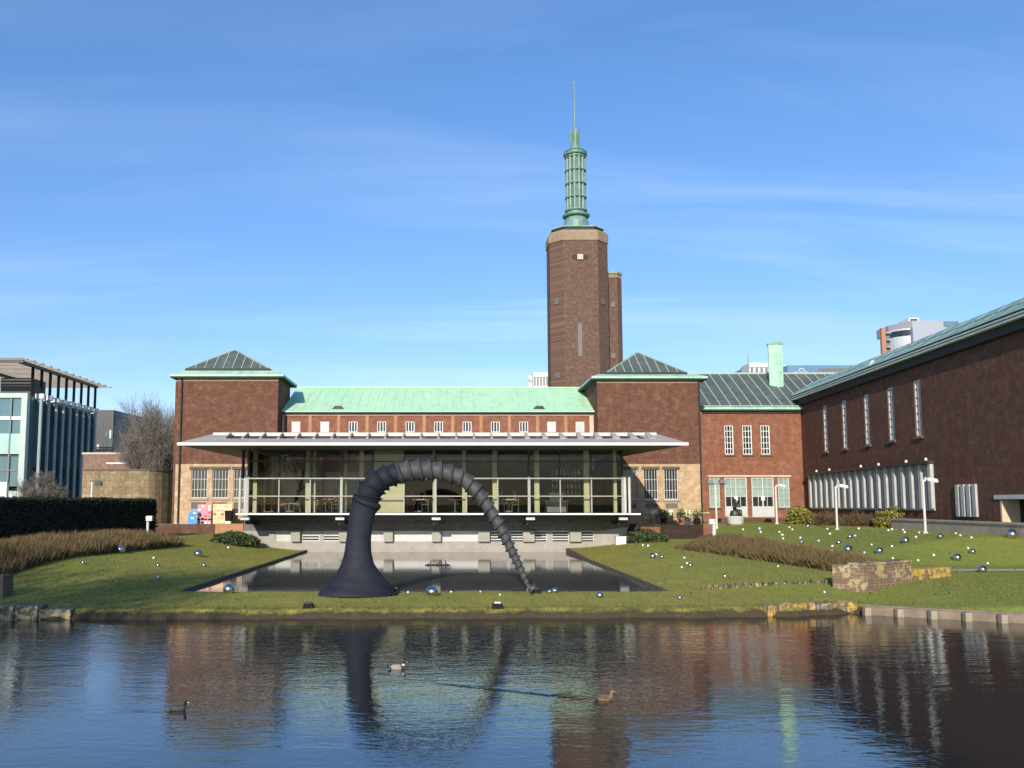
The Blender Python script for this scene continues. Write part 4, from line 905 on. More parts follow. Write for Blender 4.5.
ORD = 'first second third fourth fifth sixth seventh eighth ninth tenth eleventh twelfth thirteenth fourteenth fifteenth sixteenth seventeenth eighteenth nineteenth twentieth twenty-first twenty-second twenty-third twenty-fourth twenty-fifth twenty-sixth twenty-seventh twenty-eighth twenty-ninth thirtieth thirty-first thirty-second thirty-third thirty-fourth thirty-fifth thirty-sixth thirty-seventh thirty-eighth thirty-ninth fortieth forty-first forty-second forty-third forty-fourth forty-fifth forty-sixth forty-seventh forty-eighth forty-ninth fiftieth'.split()
balls = {}
for u, v, r in big: p = offpool(u, v, gpt(u, v + r * .75)); balls.setdefault(('big', zone(p)), []).append((u, p, r * p[1] / F))
for u, v in tiny: p = offpool(u, v, gpt(u, v + 1.0)); balls.setdefault(('tiny', zone(p)), []).append((u, p, (1.15 + .35 * rng.random()) * p[1] / F))
for (kd, zn), lst in balls.items():
    lst.sort(key=lambda q: q[0])
    for i, (u, p, r) in enumerate(lst):
        o = bpy.data.objects.new('mirror_ball' if kd == 'big' else 'silver_ball', SM1 if kd == 'big' else SM2); COL.objects.link(o)
        r *= 1.12 if kd == 'big' else .92
        o.location = (p[0], p[1], p[2] + r * .72); o.scale = (r, r, r)
        w = 'shiny mirror ball' if kd == 'big' else 'tiny silver ball'
        setp(o, f"{w} on {zn}, {ORD[i]} {'large' if kd == 'big' else 'small'} one from the left", 'ball', f"{'mirror balls' if kd == 'big' else 'tiny silver balls'} on {zn}")

# ------------------------------------------------------------------ leaves, hedges, bushes
def leaf_cloud(name, C, size, mat, parent=None, origin=(0, 0, 0), flat=.0, asp=.55):
    n = len(C); C = np.asarray(C)
    a = rng.normal(size=(n, 3)); a[:, 2] *= (1 - flat); a /= np.linalg.norm(a, axis=1)[:, None]
    b = rng.normal(size=(n, 3)); b -= (b * a).sum(1)[:, None] * a; b /= np.linalg.norm(b, axis=1)[:, None]
    s = (size * (.6 + .8 * rng.random(n)))[:, None]
    v = np.stack([C - a * s, C + b * s * asp, C + a * s, C - b * s * asp], 1).reshape(-1, 3)
    return npmesh(name, v, np.arange(4 * n).reshape(-1, 4), mat, parent, origin)
def twig_cloud(name, base, tip, w, mat, parent=None, origin=(0, 0, 0)):
    base, tip = np.asarray(base), np.asarray(tip); n = len(base)
    th = rng.random(n) * math.pi; s = np.stack([np.cos(th), np.sin(th), np.zeros(n)], 1) * (w * (.6 + .8 * rng.random(n)))[:, None]
    v = np.stack([base - s, base + s, tip], 1).reshape(-1, 3)
    return npmesh(name, v, np.arange(3 * n).reshape(-1, 3), mat, parent, origin)
def bush(label, u0, u1, v0, v1, d, mat, n=2600, size=.075, depth=None, name='bush', twigs=None, grp=None):
    x0, x1 = ux(u0, v1, d), ux(u1, v1, d); z1 = vz(v0, d); xc = (x0 + x1) / 2
    z0 = gz(xc, d); z0 = min(z0, z1 - .3); dp = depth or min(1.1, (x1 - x0) * .35)
    t = T(name, label, 'bush', (xc, d, z0), grp)
    P_ = rng.normal(size=(n, 3)); P_ /= np.linalg.norm(P_, axis=1)[:, None]; P_[:, 2] = np.abs(P_[:, 2])
    lump = 1 + .10 * np.sin(P_[:, 0] * 5 + 1) * np.cos(P_[:, 1] * 6) + .08 * np.sin(P_[:, 2] * 9 + P_[:, 0] * 7)
    rad = (rng.random(n) ** .28) * lump
    ax = np.array([(x1 - x0) / 2, dp, z1 - z0])
    sgn = np.sign(P_) * np.abs(P_) ** .8
    C = np.array([xc, d, z0]) + sgn * rad[:, None] * ax
    if twigs:
        base = np.array([xc, d, z0]) + rng.normal(size=(n, 3)) * [ax[0] * .35, dp * .35, .02]
        base = C - (C - base) * .35 - np.array([0, 0, .1]); twig_cloud('twigs', base, C, .012, K[twigs], t)
        leaf_cloud('foliage', C[: n // 3], size * .7, mat, t)
    else: leaf_cloud('foliage', C, size, mat, t)
    st = MB()
    for k in range(5): a = 2 * math.pi * k / 5; st.tube((xc, d, z0 - .05), (xc + math.cos(a) * ax[0] * .5, d + math.sin(a) * dp * .5, z0 + ax[2] * .6), .03, .012, 5)
    st.build('stem', K['bark'], t)
    return t
bush('low clipped green bush beside the left end of the grey pavilion base', 211, 257.5, 532, 547.5, 47.5, K['bush'], 3400, .085, .9)
bush('low clipped green bush at the right end of the grey pavilion base', 624, 666, 530, 545.5, 49.2, K['bush'], 3400, .085, .9)
bush('yellow green bush beside the garden door of the brick link', 788, 812.5, 506.5, 526.5, 53, K['bush_yellow'], 2200, .09, .9)
bush('yellow flowering bush under the fin screen of the dark wing', 876, 918, 508, 528, 45.5, K['bush_yellow'], 2600, .08, .8)
bush('bare brown shrub between the two yellow bushes, its left half', 811, 846, 510, 527.5, 50, K['brown_twig'], 2600, .05, .9, twigs='brown_twig', grp='bare shrubs below the fin screen')
bush('bare brown shrub between the two yellow bushes, its right half', 840, 880, 511, 528, 48, K['brown_twig'], 2600, .05, .9, twigs='brown_twig', grp='bare shrubs below the fin screen')
# long low brown hedges
def twig_hedge(label, pts, w, h, n, mats):
    L = np.array(pts, float); c = L.mean(0); t = T('low_hedge', label, 'hedge', (c[0], c[1], gz(*c)))
    seg = np.linalg.norm(L[1] - L[0]); k = rng.random(n); s = (rng.random(n) - .5) * w
    d = (L[1] - L[0]) / seg; nn = np.array([-d[1], d[0]])
    xy = L[0] + k[:, None] * (L[1] - L[0]) + nn * s[:, None]
    hh = h * (.70 + .32 * rng.random(n)) * (1 + .13 * np.sin(k * 31) + .11 * np.sin(k * 83 + 2) + .08 * np.sin(k * 171 + s * 3)) * (1 - .30 * (np.abs(s) / (w / 2)) ** 3)
    hh = hh * (.45 + .55 * ss(0, .3, k)) if L[0][1] > L[1][1] else hh
    z = height(xy[:, 0], xy[:, 1]); top = np.stack([xy[:, 0] + rng.normal(size=n) * .11, xy[:, 1] + rng.normal(size=n) * .11, z + hh], 1)
    lo = rng.random(n) * .55; bot = np.stack([xy[:, 0], xy[:, 1], z + hh * lo - .05], 1); half = n // 2
    twig_cloud('twigs', bot[:half], top[:half], .020, K[mats[0]], t); twig_cloud('dry_leaves', bot[half:], top[half:], .026, K[mats[1]], t)
    m = MB()
    for i in range(24):
        f = (i + .5) / 24; p = L[0] + f * (L[1] - L[0]); m.tube((*p, gz(*p) - .05), (p[0] + .05, p[1] + .05, gz(*p) + h * .7), .03, .01, 5)
    m.build('stem', K['bark'], t)
    return t
twig_hedge('low brown leafless hedge running down the right lawn to the old brick wall', [(hedge_x(43.5) + .35, 43.5), (hedge_x(27.2) + .75, 27.4)], 1.5, .56, 30000, ('brown_twig', 'brown_twig2'))
twig_hedge('low brown leafless hedge along the foot of the tall black hedge', [(-16.4, 18), (-14.7, 42)], 3.4, .66, 42000, ('brown_twig', 'brown_twig2'))
# tall dark yew hedge on the left: a clipped slab of leaves over a solid core
hp = [np.array((-19.9, 20.)), np.array((-16.35, 47.5))]
hd_ = (hp[1] - hp[0]) / np.linalg.norm(hp[1] - hp[0]); hn = np.array([-hd_[1], hd_[0]]); hw_, hh_ = 2.3, 3.10
th = T('tall_hedge', 'tall clipped black green hedge along the left edge of the lawn', 'hedge', (*(hp[0] + hp[1]) / 2, .9))
cor = [hp[0], hp[1], hp[1] + hn * hw_, hp[0] + hn * hw_]
MB().hexa([tuple(p) for p in cor], .6, [tuple(p) for p in cor], hh_ - .05).build('core', K['yew'], th)
n = 30000; k = rng.random(n); L_ = np.linalg.norm(hp[1] - hp[0]); side = rng.random(n)
C = np.zeros((n, 3)); xy = hp[0] + k[:, None] * (hp[1] - hp[0]); zz = .8 + rng.random(n) * (hh_ - .8); w = np.zeros(n)
top = side > .62; end = (side > .54) & ~top; w[top] = rng.random(top.sum()) * hw_; zz[top] = hh_ - .03 + .05 * np.sin(k[top] * 40) + rng.normal(size=top.sum()) * .03
xy = xy + hn * w[:, None]; xy[end] = hp[1] + hn * (rng.random(end.sum()) * hw_)[:, None]
C[:, :2] = xy + rng.normal(size=(n, 2)) * .04; C[:, 2] = zz
leaf_cloud('foliage', C, .07, K['yew'], th)
# ------------------------------------------------------------------ trees
def tree(name, label, base, h, lean, levels, seed, group=None, spread=.55, r0=.16, twig=.012, dense=.0):
    rs = random.Random(seed); t = T(name, label, 'tree', base, group)
    tr, br = MB(), MB(); tb, tt_ = [], []
    def grow(p, d, L, r, lv):
        q = p; dd = d.copy(); nseg = 3
        for i in range(nseg):
            dd = (dd + Vector((rs.gauss(0, .10), rs.gauss(0, .10), .05))).normalized(); q2 = q + dd * (L / nseg); ra, rb = r * (1 - .42 * i / nseg), r * (1 - .42 * (i + 1) / nseg)
            if lv <= 1: (tr if lv == 0 else br).tube(q, q2, ra, rb, 7 if lv == 0 else 5, False)
            elif lv == 2: br.tube(q, q2, ra, rb, 4, False)
            else: tb.append((tuple(q), tuple(q2 + (q2 - q) * .15), ra))
            if lv < levels and (i > 0 or lv > 0):
                for c in range(3 if lv < 2 or rs.random() < dense else 2):
                    ang = rs.uniform(0, 6.283); o_ = dd.orthogonal().normalized(); o_ = Matrix.Rotation(ang, 3, dd) @ o_
                    nd_ = (dd * (1 - spread * .55) + o_ * spread * rs.uniform(.7, 1.2) + Vector((0, 0, .18))).normalized(); grow(q2, nd_, L * rs.uniform(.55, .76), rb * .58, lv + 1)
            q = q2
        if lv < levels: grow(q, dd, L * .7, r * .5, lv + 1)
    grow(Vector(base), Vector((lean, 0, 1)).normalized(), h * .42, r0, 0)
    tr.build('trunk', K['bark'], t, fixn=False); br.build('limb', K['bark'], t, fixn=False)
    B = np.array([x[0] for x in tb]); E = np.array([x[1] for x in tb])
    twig_cloud('twigs', B, E, twig, K['twig'], t)
    return t
tp_ = at(160, 470, 66); tree('bare_tree', 'leafless branching tree beside the left brick block', (tp_[0], 66, .9), 8.9, .02, 5, 5, spread=.52, r0=.22, twig=.010, dense=.26)
# leafless trees on the left bank beside the photographer, whose shadows streak the left lawn
for i, (x, y, hgt, sd) in enumerate(((-21.5, 1.2, 11.0, 21), (-17.3, .2, 12.0, 22), (-25.5, .5, 10.0, 23))):
    tree('bank_tree', ('leafless tree on the near left bank, closest to the hedge', 'tallest leafless tree on the near left bank', 'smallest leafless tree on the near left bank')[i], (x, y, gz(x, y) if y < 2.5 else .0), hgt, .02, 4, sd, 'trees on the near left bank', .62, .2, .03)

# ------------------------------------------------------------------ walls and edges on the banks
def wallseg(mb, p, q, w, z0, z1):
    p, q = Vector((*p, 0)), Vector((*q, 0)); d = (q - p).normalized(); n = Vector((-d.y, d.x, 0)) * w
    pl = [(p.x, p.y), (q.x, q.y), ((q + n).x, (q + n).y), ((p + n).x, (p + n).y)]; return mb.hexa(pl, z0, pl, z1)
w0, w1, w2, w3_ = (ux(833, 590, 24.95), 24.95), (ux(865, 593, 24.35), 24.35), (ux(912, 588, 25.9), 25.9), (ux(951, 582, 27.1), 27.1)
zt0, zt1, zt2 = vz(564.5, 24.9), vz(566, 24.3), vz(568, 26.7)
t = T('old_brick_wall', 'old lichen-stained brick wall stub on the right lawn with yellow end', 'wall', (*w1, .3))
m = MB(); wallseg(m, w0, (w1[0] - .004, w1[1]), .40, 0, zt0); m.build('left_leg', K['lichen_wall'], t)
m = MB(); wallseg(m, w1, w2, .42, 0, zt1); m.build('wall_body', K['lichen_wall'], t)
m = MB(); wallseg(m, (w2[0] + .004, w2[1] + .003), w3_, .42, 0, zt2); m.build('wall_end', K['lichen_bright'], t)
m = MB(); wallseg(m, (w1[0] - .02, w1[1] - .03), (w2[0] + .02, w2[1] - .03), .48, zt1 + .003, zt1 + .07); m.build('coping', K['lichen_wall'], t)
# yellow lichen kerb, rubble row, left block wall
def blocks(name, label, cat, p, q, n, w, h, mat, z=None, jit=.03, sink=.25):
    p, q = Vector((*p, 0)), Vector((*q, 0)); m = MB(); d = (q - p).normalized(); nn = Vector((-d.y, d.x, 0)); L = (q - p).length
    cuts = sorted([0, L] + [L * (i + random.uniform(-.28, .28)) / n for i in range(1, n)])
    for a, b in zip(cuts[:-1], cuts[1:]):
        gp_ = .002 if name == 'block_wall' else .012
        c0, c1 = p + d * (a + gp_) + nn * random.uniform(-jit, jit), p + d * (b - gp_) + nn * random.uniform(-jit, jit); zz = gz(c0.x, c0.y) if z is None else z; hh = h * (random.uniform(.35, 1.35) if name == 'stone_row' else random.uniform(.86, 1.1))
        o1, o2 = c0 + nn * w, c1 + nn * w
        pl = [(c0.x, c0.y), (c1.x, c1.y), (o2.x, o2.y), (o1.x, o1.y)]; cen = (c0 + c1 + o1 + o2) / 4
        m.hexa(pl, zz - sink, [((x - cen.x) * .94 + cen.x, (y - cen.y) * .9 + cen.y) for x, y in pl], [zz + hh * random.uniform(.85, 1.1) * (1 if name != 'block_wall' else .98) for _ in range(4)])
    o = m.build(name, mat, origin=(*((p + q) / 2)[:2], 0)); return setp(o, label, cat)
def gl2(u, d): return (ux(u, 605, d), d)
blocks('stone_kerb', 'yellow lichen-covered stone kerb at the water edge', 'kerb', gl2(767, 22.0), gl2(858, 22.75), 15, .35, .20, K['lichen_kerb'], .10)
blocks('stone_row', 'broken row of low rubble stones across the right lawn', 'stone row', gl2(702, 26.2), gl2(832, 25.6), 38, .22, .11, K['rubble'], None, .13)
blocks('block_wall', 'low weathered stone block wall at the left water edge', 'wall', (-13.6, 21.25), (ux(71, 610, 21.45), 21.45), 6, .7, .30, K['rubble_fine'], .0, .006, .5)
for k, (pp_, lab) in enumerate((((-12.72, 24.4), 'dark stone pier at the far left edge of the lawn'),)):
    m = MB().hexa([(pp_[0] - .5, pp_[1] - .3), (pp_[0] + .22, pp_[1] - .3), (pp_[0] + .22, pp_[1] + .3), (pp_[0] - .5, pp_[1] + .3)], .2, [(pp_[0] - .47, pp_[1] - .27), (pp_[0] + .19, pp_[1] - .27), (pp_[0] + .19, pp_[1] + .27), (pp_[0] - .47, pp_[1] + .27)], .86)
    setp(m.build('stone_pier', K['dark_stone'], origin=(*pp_, .3)), lab, 'pier')
# timber and concrete revetment of the right bank
t = T('bank_revetment', 'pale plank revetment with short posts along the right water edge', 'revetment', (10.9, 22.35, 0))
K['post_pale'] = M('pale_posts', (.36, .295, .21), (.27, .22, .155), .9, 5)
Lr = [(10.75, 22.42), (14.0, 20.66), (24, 15.45)]
m, pm, cm = MB(), MB(), MB()
for p, q in zip(Lr[:-1], Lr[1:]): wallseg(m, p, q, .10, -.3, .215); wallseg(cm, (p[0], p[1] - .03), (q[0], q[1] - .03), .16, .218, .25)
m.build('plank', K['timber'], t); cm.build('cap_board', K['timber'], t)
for p, q in zip(Lr[:-1], Lr[1:]):
    L = math.dist(p, q); k = int(L / .62)
    for i in range(k + (0 if p[0] > 12 else 1)):
        f = i / k; x, y = p[0] + (q[0] - p[0]) * f, p[1] + (q[1] - p[1]) * f
        b = MB(); b.box(x - .075, x + .075, y - .21, y - .05, -.3, .205); b.build('post', K['post_pale'], t)
# path on the right lawn (a thin sheet draped on the ground)
xs = np.linspace(15.2, 26, 28); vs = [(x, y, gz(x, y) + .02) for x in xs for y in (28.3 + (x - 15) * .03, 28.9 + (x - 15) * .03)]
o = npmesh('garden_path', vs, [(2 * i, 2 * i + 2, 2 * i + 3, 2 * i + 1) for i in range(27)], M('path_gravel', (.42, .38, .30), (.34, .30, .24), .9, 4)); setp(o, kind='structure')

# ------------------------------------------------------------------ terrace on the right, low walls
xa, xb = ux(640, 530, 53), ux(703.5, 530, 53)
o = MB().box(xa, 24.5, 53.31, 60.0, .2, 1.585).build('terrace', M('terrace_paving', (.24, .17, .13), (.18, .13, .10), .85, 1.5)); setp(o, kind='structure')
o = MB().box(LX0 - 1, -9.9, 53.31, 55.97, .2, 1.585).build('terrace', M('terrace_concrete', (.40, .36, .31), (.33, .30, .26), .85, 1.5)); setp(o, kind='structure')
t = T('terrace_wall', 'low shade-coloured brick terrace wall under the cafe tables between two short piers', 'wall', ((xa + xb) / 2, 53, .8))
MB().box(xa, xb, 53.0, 53.3, .2, 1.60).build('wall_body', K['brick_painted_shade'], t)
for u0, u1, v in ((641, 660, 527), (703.2, 712.2, 523.5)):
    p0, p1 = ux(u0, 535, 52.6), ux(u1, 535, 52.6); MB().box(p0, p1, 52.55, 52.995, .2, vz(v, 52.6)).build('pier', K['brick_bright'], t)
x0, x1 = ux(168, 530, 53), ux(216, 530, 53)
t = T('terrace_wall', 'low dark brown brick wall at the foot of the left museum block', 'wall', ((x0 + x1) / 2, 53, .8))
MB().box(x0 - 1, x1, 53.0, 53.3, .2, 1.62).build('wall_body', K['brick_low'], t)
MB().box(x1 + .004, ux(244, 530, 52.5), 52.8, 53.29, .2, 1.66).build('pier', K['pil'], t)
# ------------------------------------------------------------------ lamps and posts
K['lamp_white'] = M('lamp_paint', (.62, .61, .57), (.54, .53, .50), .5, 3)
def post_lamp(label, u, vt, vb, kind, d=None, group=None, r=.06):
    p = gpt(u, vb) if d is None else Vector((ux(u, vb, d), d, TZ if d > 53 else gz(ux(u, vb, d), d)))
    zt = at(u, vt, p[1])[2]
    t = T('lamp_post', label, 'lamp', tuple(p), group)
    b = MB(); b.lathe(p[0], p[1], [(r * 1.9, p[2] - .05), (r * 1.9, p[2] + .07), (r * 1.05, p[2] + .09), (r, zt)], 12); b.build('pole', K['lamp_white'], t)
    if kind == 'tee':
        MB().bar((p[0] - .62, p[1], zt + .03), (p[0] + .62, p[1], zt + .03), .09, .06).build('cross_arm', K['steel_mid'], t)
        for s in (-.38, .38):
            h = MB(); h.hexa([(p[0] + s - .2, p[1] - .25), (p[0] + s + .2, p[1] - .25), (p[0] + s + .2, p[1] + .12), (p[0] + s - .2, p[1] + .12)], [zt + .08, zt + .08, zt + .14, zt + .14], [(p[0] + s - .16, p[1] - .2), (p[0] + s + .16, p[1] - .2), (p[0] + s + .16, p[1] + .1), (p[0] + s - .16, p[1] + .1)], zt + .26); h.build('lamp_head', K['steel_mid'], t)
    elif kind == 'head':
        b = MB(); b.bar((p[0], p[1], zt - .03), (p[0] + .30, p[1] - .05, zt + .08), .06, .06); b.build('bracket', K['white'], t)
        h = MB(); h.hexa([(p[0] + .08, p[1] - .22), (p[0] + .55, p[1] - .22), (p[0] + .55, p[1] + .12), (p[0] + .08, p[1] + .12)], [zt + .0, zt - .08, zt - .04, zt + .04], [(p[0] + .14, p[1] - .22), (p[0] + .5, p[1] - .22), (p[0] + .5, p[1] + .1), (p[0] + .14, p[1] + .1)], [zt + .12, zt + .06, zt + .10, zt + .15]); h.build('lamp_head', K['white'], t)
        MB().hexa([(p[0] + .12, p[1] - .19), (p[0] + .5, p[1] - .19), (p[0] + .5, p[1] + .09), (p[0] + .12, p[1] + .09)], [zt - .03, zt - .11, zt - .07, zt + .01], [(p[0] + .12, p[1] - .19), (p[0] + .5, p[1] - .19), (p[0] + .5, p[1] + .09), (p[0] + .12, p[1] + .09)], [zt - .01, zt - .085, zt - .045, zt + .03]).build('lens', K['blind_grey'], t)
    elif kind == 'flood':
        h = MB(); h.hexa([(p[0] - .05, p[1] - .16), (p[0] + .24, p[1] - .16), (p[0] + .24, p[1] + .1), (p[0] - .05, p[1] + .1)], zt - .16, [(p[0] - .05, p[1] - .12), (p[0] + .24, p[1] - .12), (p[0] + .24, p[1] + .1), (p[0] - .05, p[1] + .1)], zt + .08); h.build('lamp_head', K['lightgrey'], t)
        MB().box(p[0] - .11, p[0] - .055, p[1] - .08, p[1] + .05, zt - .04, zt + .05).build('bracket', K['steel_mid'], t)
    elif kind == 'dark':
        MB().bar((p[0] - .08, p[1], zt + .02), (p[0] + .55, p[1], zt + .02), .10, .08).build('bracket', K['steel_dark'], t)
        MB().hexa([(p[0] + .2, p[1] - .2), (p[0] + .62, p[1] - .2), (p[0] + .62, p[1] + .1), (p[0] + .2, p[1] + .1)], zt - .28, [(p[0] + .22, p[1] - .1), (p[0] + .6, p[1] - .1), (p[0] + .6, p[1] + .1), (p[0] + .22, p[1] + .1)], zt - .03).build('lamp_head', K['steel_dark'], t)
    elif kind == 'bollard':
        MB().box(p[0] - .24, p[0] + .02, p[1] - .12, p[1] + .12, zt - .12, zt + .12).build('lamp_head', K['white'], t)
    return t
post_lamp('white lamp post with a dark double arm in front of the left garden door window', 716.8, 484.5, 527.5, 'tee', 52.6, None, .06)
post_lamp('white lamp post standing between the garden doors and the yellow bush', 777, 486, 525.5, 'head', 53.2, None, .06)
post_lamp('white lamp post in front of the fin screen and brown shrubs', 837.3, 486.5, 530, 'head', None, None, .05)
post_lamp('tall white lamp post beside the start of the stone parapet', 925.6, 480.5, 533.5, 'head', None, None, .05)
post_lamp('short thick white post with a lamp by the brick terrace pier', 714.5, 521.5, 541.5, 'bollard', None, None, .085)
post_lamp('short white post with floodlight standing in front of the black hedge', 147.5, 517.5, 534, 'flood', 42.5, None, .065)
post_lamp('white post with a dark floodlight before the old round sandstone wall', 91.5, 481.5, 500, 'dark', 53.5, None, .06)
# ground spotlights on the strip and the white cube by the bush
for u, v, s, lab in ((497.5, 608.5, 1.0, 'small black ground spotlight on the grass strip left of the screw tip'), (308.5, 608, .9, 'small black ground spotlight on the grass strip left of the flared foot'), (395, 593, .9, 'small dark ground spotlight beside the right edge of the flared foot'), (536.5, 592.5, .9, 'small dark ground spotlight right behind the tip of the screw')):
    p = offpool(u, v, gpt(u, v)); t = T('spotlight', lab, 'spotlight', tuple(p), 'ground spotlights around the arch sculpture')
    MB().hexa([(p[0] - .16 * s, p[1] - .12), (p[0] + .16 * s, p[1] - .12), (p[0] + .16 * s, p[1] + .12), (p[0] - .16 * s, p[1] + .12)], p[2] - .03, [(p[0] - .12 * s, p[1] - .09), (p[0] + .12 * s, p[1] - .09), (p[0] + .12 * s, p[1] + .09), (p[0] - .12 * s, p[1] + .09)], p[2] + .13 * s).build('housing', K['black'], t)
    MB().hexa([(p[0] - .09 * s, p[1] - .08), (p[0] + .09 * s, p[1] - .08), (p[0] + .09 * s, p[1] + .05), (p[0] - .09 * s, p[1] + .05)], p[2] + .134 * s, [(p[0] - .07 * s, p[1] - .06), (p[0] + .07 * s, p[1] - .06), (p[0] + .07 * s, p[1] + .04), (p[0] - .07 * s, p[1] + .04)], p[2] + .175 * s).build('cover', K['lightgrey' if u == 497.5 else 'steel_dark'], t)
p = at(620.5, 541, 48.9); t = T('meter_box', 'small white box at the right foot of the grey pavilion base', 'box', (p[0], p[1], .5))
MB().box(p[0] - .28, p[0] + .28, p[1] - .2, p[1] + .2, .3, vz(537, 48.9)).build('cabinet', K['white'], t)
MB().box(p[0] - .31, p[0] + .31, p[1] - .23, p[1] + .23, vz(537, 48.9) + .003, vz(537, 48.9) + .04).build('lid', K['white'], t)
# floating fountain frame in the pool
p = wpt(437.5, 568.5); t = T('fountain_float', 'small dark floating fountain frame in the mirror pool', 'fountain', (p[0], p[1], .06))
for s in (-1, 1): MB().tube((p[0] - .55, p[1] + s * .22, .10), (p[0] + .55, p[1] + s * .22, .10), .07, n=8).build('float', K['black'], t)
m = MB()
for s in (-.4, 0, .4): m.box(p[0] + s - .05, p[0] + s + .05, p[1] - .22, p[1] + .22, .16, .21)
m.build('frame', K['steel_dark'], t)
m = MB()
for s in (-.3, .1, .35): m.tube((p[0] + s, p[1], .2), (p[0] + s, p[1], .36), .035, .02, 8)
m.build('nozzle', K['steel_dark'], t)

# ------------------------------------------------------------------ seated bronze on a round planter
p = (ux(735.5, 520, 52.8), 52.8); zb = gz(*p) - .02; zt = vz(516, 52.8)
t = T('stone_planter', 'round pale stone planter in front of the white garden doors', 'planter', (*p, zb))
MB().lathe(*p, [(.36, zb), (.46, zb + .1), (.53, zt - .12), (.56, zt - .1), (.56, zt), (.46, zt), (.46, zt - .08)], 28).build('bowl', M('planter_stone', (.55, .56, .50), (.44, .46, .41), .8, 4), t)
MB().lathe(*p, [(.455, zt - .14), (.455, zt - .05)], 24).build('earth', K['soil'], t)
K['bronze'] = M('dark_bronze', (.050, .060, .050), (.075, .085, .068), .45, 4, metal=.6)
def skin_body(name, pts, edges, radii, mat, parent=None, origin=(0, 0, 0), root=0, sub=2):
    b = BASE[parent.name] if parent is not None else Vector(origin)
    me = bpy.data.meshes.new(name); me.from_pydata([tuple(Vector(q) - b) for q in pts], edges, []); me.materials.append(mat)
    o = bpy.data.objects.new(name, me); COL.objects.link(o)
    if parent is not None: o.parent = parent
    else: o.location = b
    BASE[o.name] = b
    md = o.modifiers.new('skin', 'SKIN'); 
    lay = me.skin_vertices[0] if len(me.skin_vertices) else None
    for i, r in enumerate(radii):
        v = lay.data[i]; v.radius = (r, r) if not isinstance(r, tuple) else r; v.use_root = (i == root)
    md.use_smooth_shade = True
    s = o.modifiers.new('sub', 'SUBSURF'); s.levels = sub; s.render_levels = sub
    return o
def seated(pos, rz, s=1.0, seat=.45):
    """joints of a sitting figure that faces -Y when rz is 0; hands forward on a table"""
    J = dict(pel=(0, .02, seat + .10), waist=(0, .04, seat + .28), chest=(0, .02, seat + .46), neck=(0, .0, seat + .62), head=(0, -.03, seat + .72), crown=(0, -.01, seat + .86))
    for n_, q in (('L', -1), ('R', 1)):
        J['hip' + n_] = (q * .09, 0, seat + .08); J['knee' + n_] = (q * .12, -.44, seat + .07); J['ank' + n_] = (q * .12, -.42, .08); J['toe' + n_] = (q * .13, -.58, .04)
        J['sho' + n_] = (q * .19, .02, seat + .54); J['elb' + n_] = (q * .24, -.10, seat + .28); J['wri' + n_] = (q * .15, -.32, seat + .31); J['han' + n_] = (q * .13, -.42, seat + .31)
    names = list(J); c, sn = math.cos(rz), math.sin(rz)
    P3 = {k: Vector((pos[0] + s * (x * c - y * sn), pos[1] + s * (x * sn + y * c), pos[2] + s * z)) for k, (x, y, z) in J.items()}
    return P3
BE = [('pel', 'waist'), ('waist', 'chest'), ('chest', 'neck'), ('neck', 'head'), ('head', 'crown')] + [(a + k, b + k) for k in 'LR' for a, b in (('hip', 'knee'), ('knee', 'ank'), ('ank', 'toe'), ('sho', 'elb'), ('elb', 'wri'), ('wri', 'han'))] + [('pel', 'hip' + k) for k in 'LR'] + [('chest', 'sho' + k) for k in 'LR']
RD = dict(pel=.13, waist=.115, chest=.135, neck=.055, head=.095, crown=.07, hip=.09, knee=.06, ank=.04, toe=.035, sho=.06, elb=.042, wri=.03, han=.035)
def figure(parent, P3, mat, s=1.0, keep=None, grow=1.0, name='body'):
    nm = [k for k in P3 if keep is None or k in keep]; ix = {k: i for i, k in enumerate(nm)}
    ed = [(ix[a], ix[b]) for a, b in BE if a in ix and b in ix]
    rd = [RD[k.rstrip('LR') if k not in RD else k] * s * grow for k in nm]
    return skin_body(name, [P3[k] for k in nm], ed, rd, mat, parent)
t = T('bronze_statue', 'dark bronze seated figure on top of the round pale planter', 'statue', (*p, zt))
MB().lathe(*p, [(.30, zt - .06), (.34, zt + .06), (.28, zt + .30), (.20, zt + .34)], 14).build('seat_block', K['bronze'], t)
figure(t, seated((p[0], p[1] - .02, zt - .05), R(25), .92, .36), K['bronze'], .92)

# ------------------------------------------------------------------ cafe furniture
K['lime'] = M('lime_tabletop', (.68, .70, .40), (.60, .62, .34), .5, 3)
def cafe_table(base, label, group, top='lime', r=.42, h=.74):
    t = T('cafe_table', label, 'table', base, group); x, y, z = base
    MB().box(x - r, x + r, y - r, y + r, z + h - .03, z + h).build('tabletop', K[top], t)
    MB().tube((x, y, z + .03), (x, y, z + h - .033), .035, n=8).build('pedestal', K['steel_mid'], t)
    MB().lathe(x, y, [(.24, z), (.24, z + .02), (.05, z + .035)], 16).build('base', K['steel_mid'], t)
    return t
def cafe_chair(base, rz, label, group, mat='lime'):
    t = T('cafe_chair', label, 'chair', base, group); x, y, z = base
    MB().box(x - .21, x + .21, y - .21, y + .21, z + .43, z + .46).build('seat', K[mat], t)
    MB().box(x - .21, x + .21, y + .19, y + .22, z + .58, z + .88).build('backrest', K[mat], t)
    for a in (-.18, .18):
        for b in (-.18, .19): MB().tube((x + a, y + b, z), (x + a, y + b, z + (.86 if b > 0 else .43)), .014, n=6).build('leg', K['steel_mid'], t)
    for o in t.children:                        # turn the whole chair: mesh data is relative to the base
        o.data.transform(Matrix.Rotation(rz, 4, 'Z'))
    return t
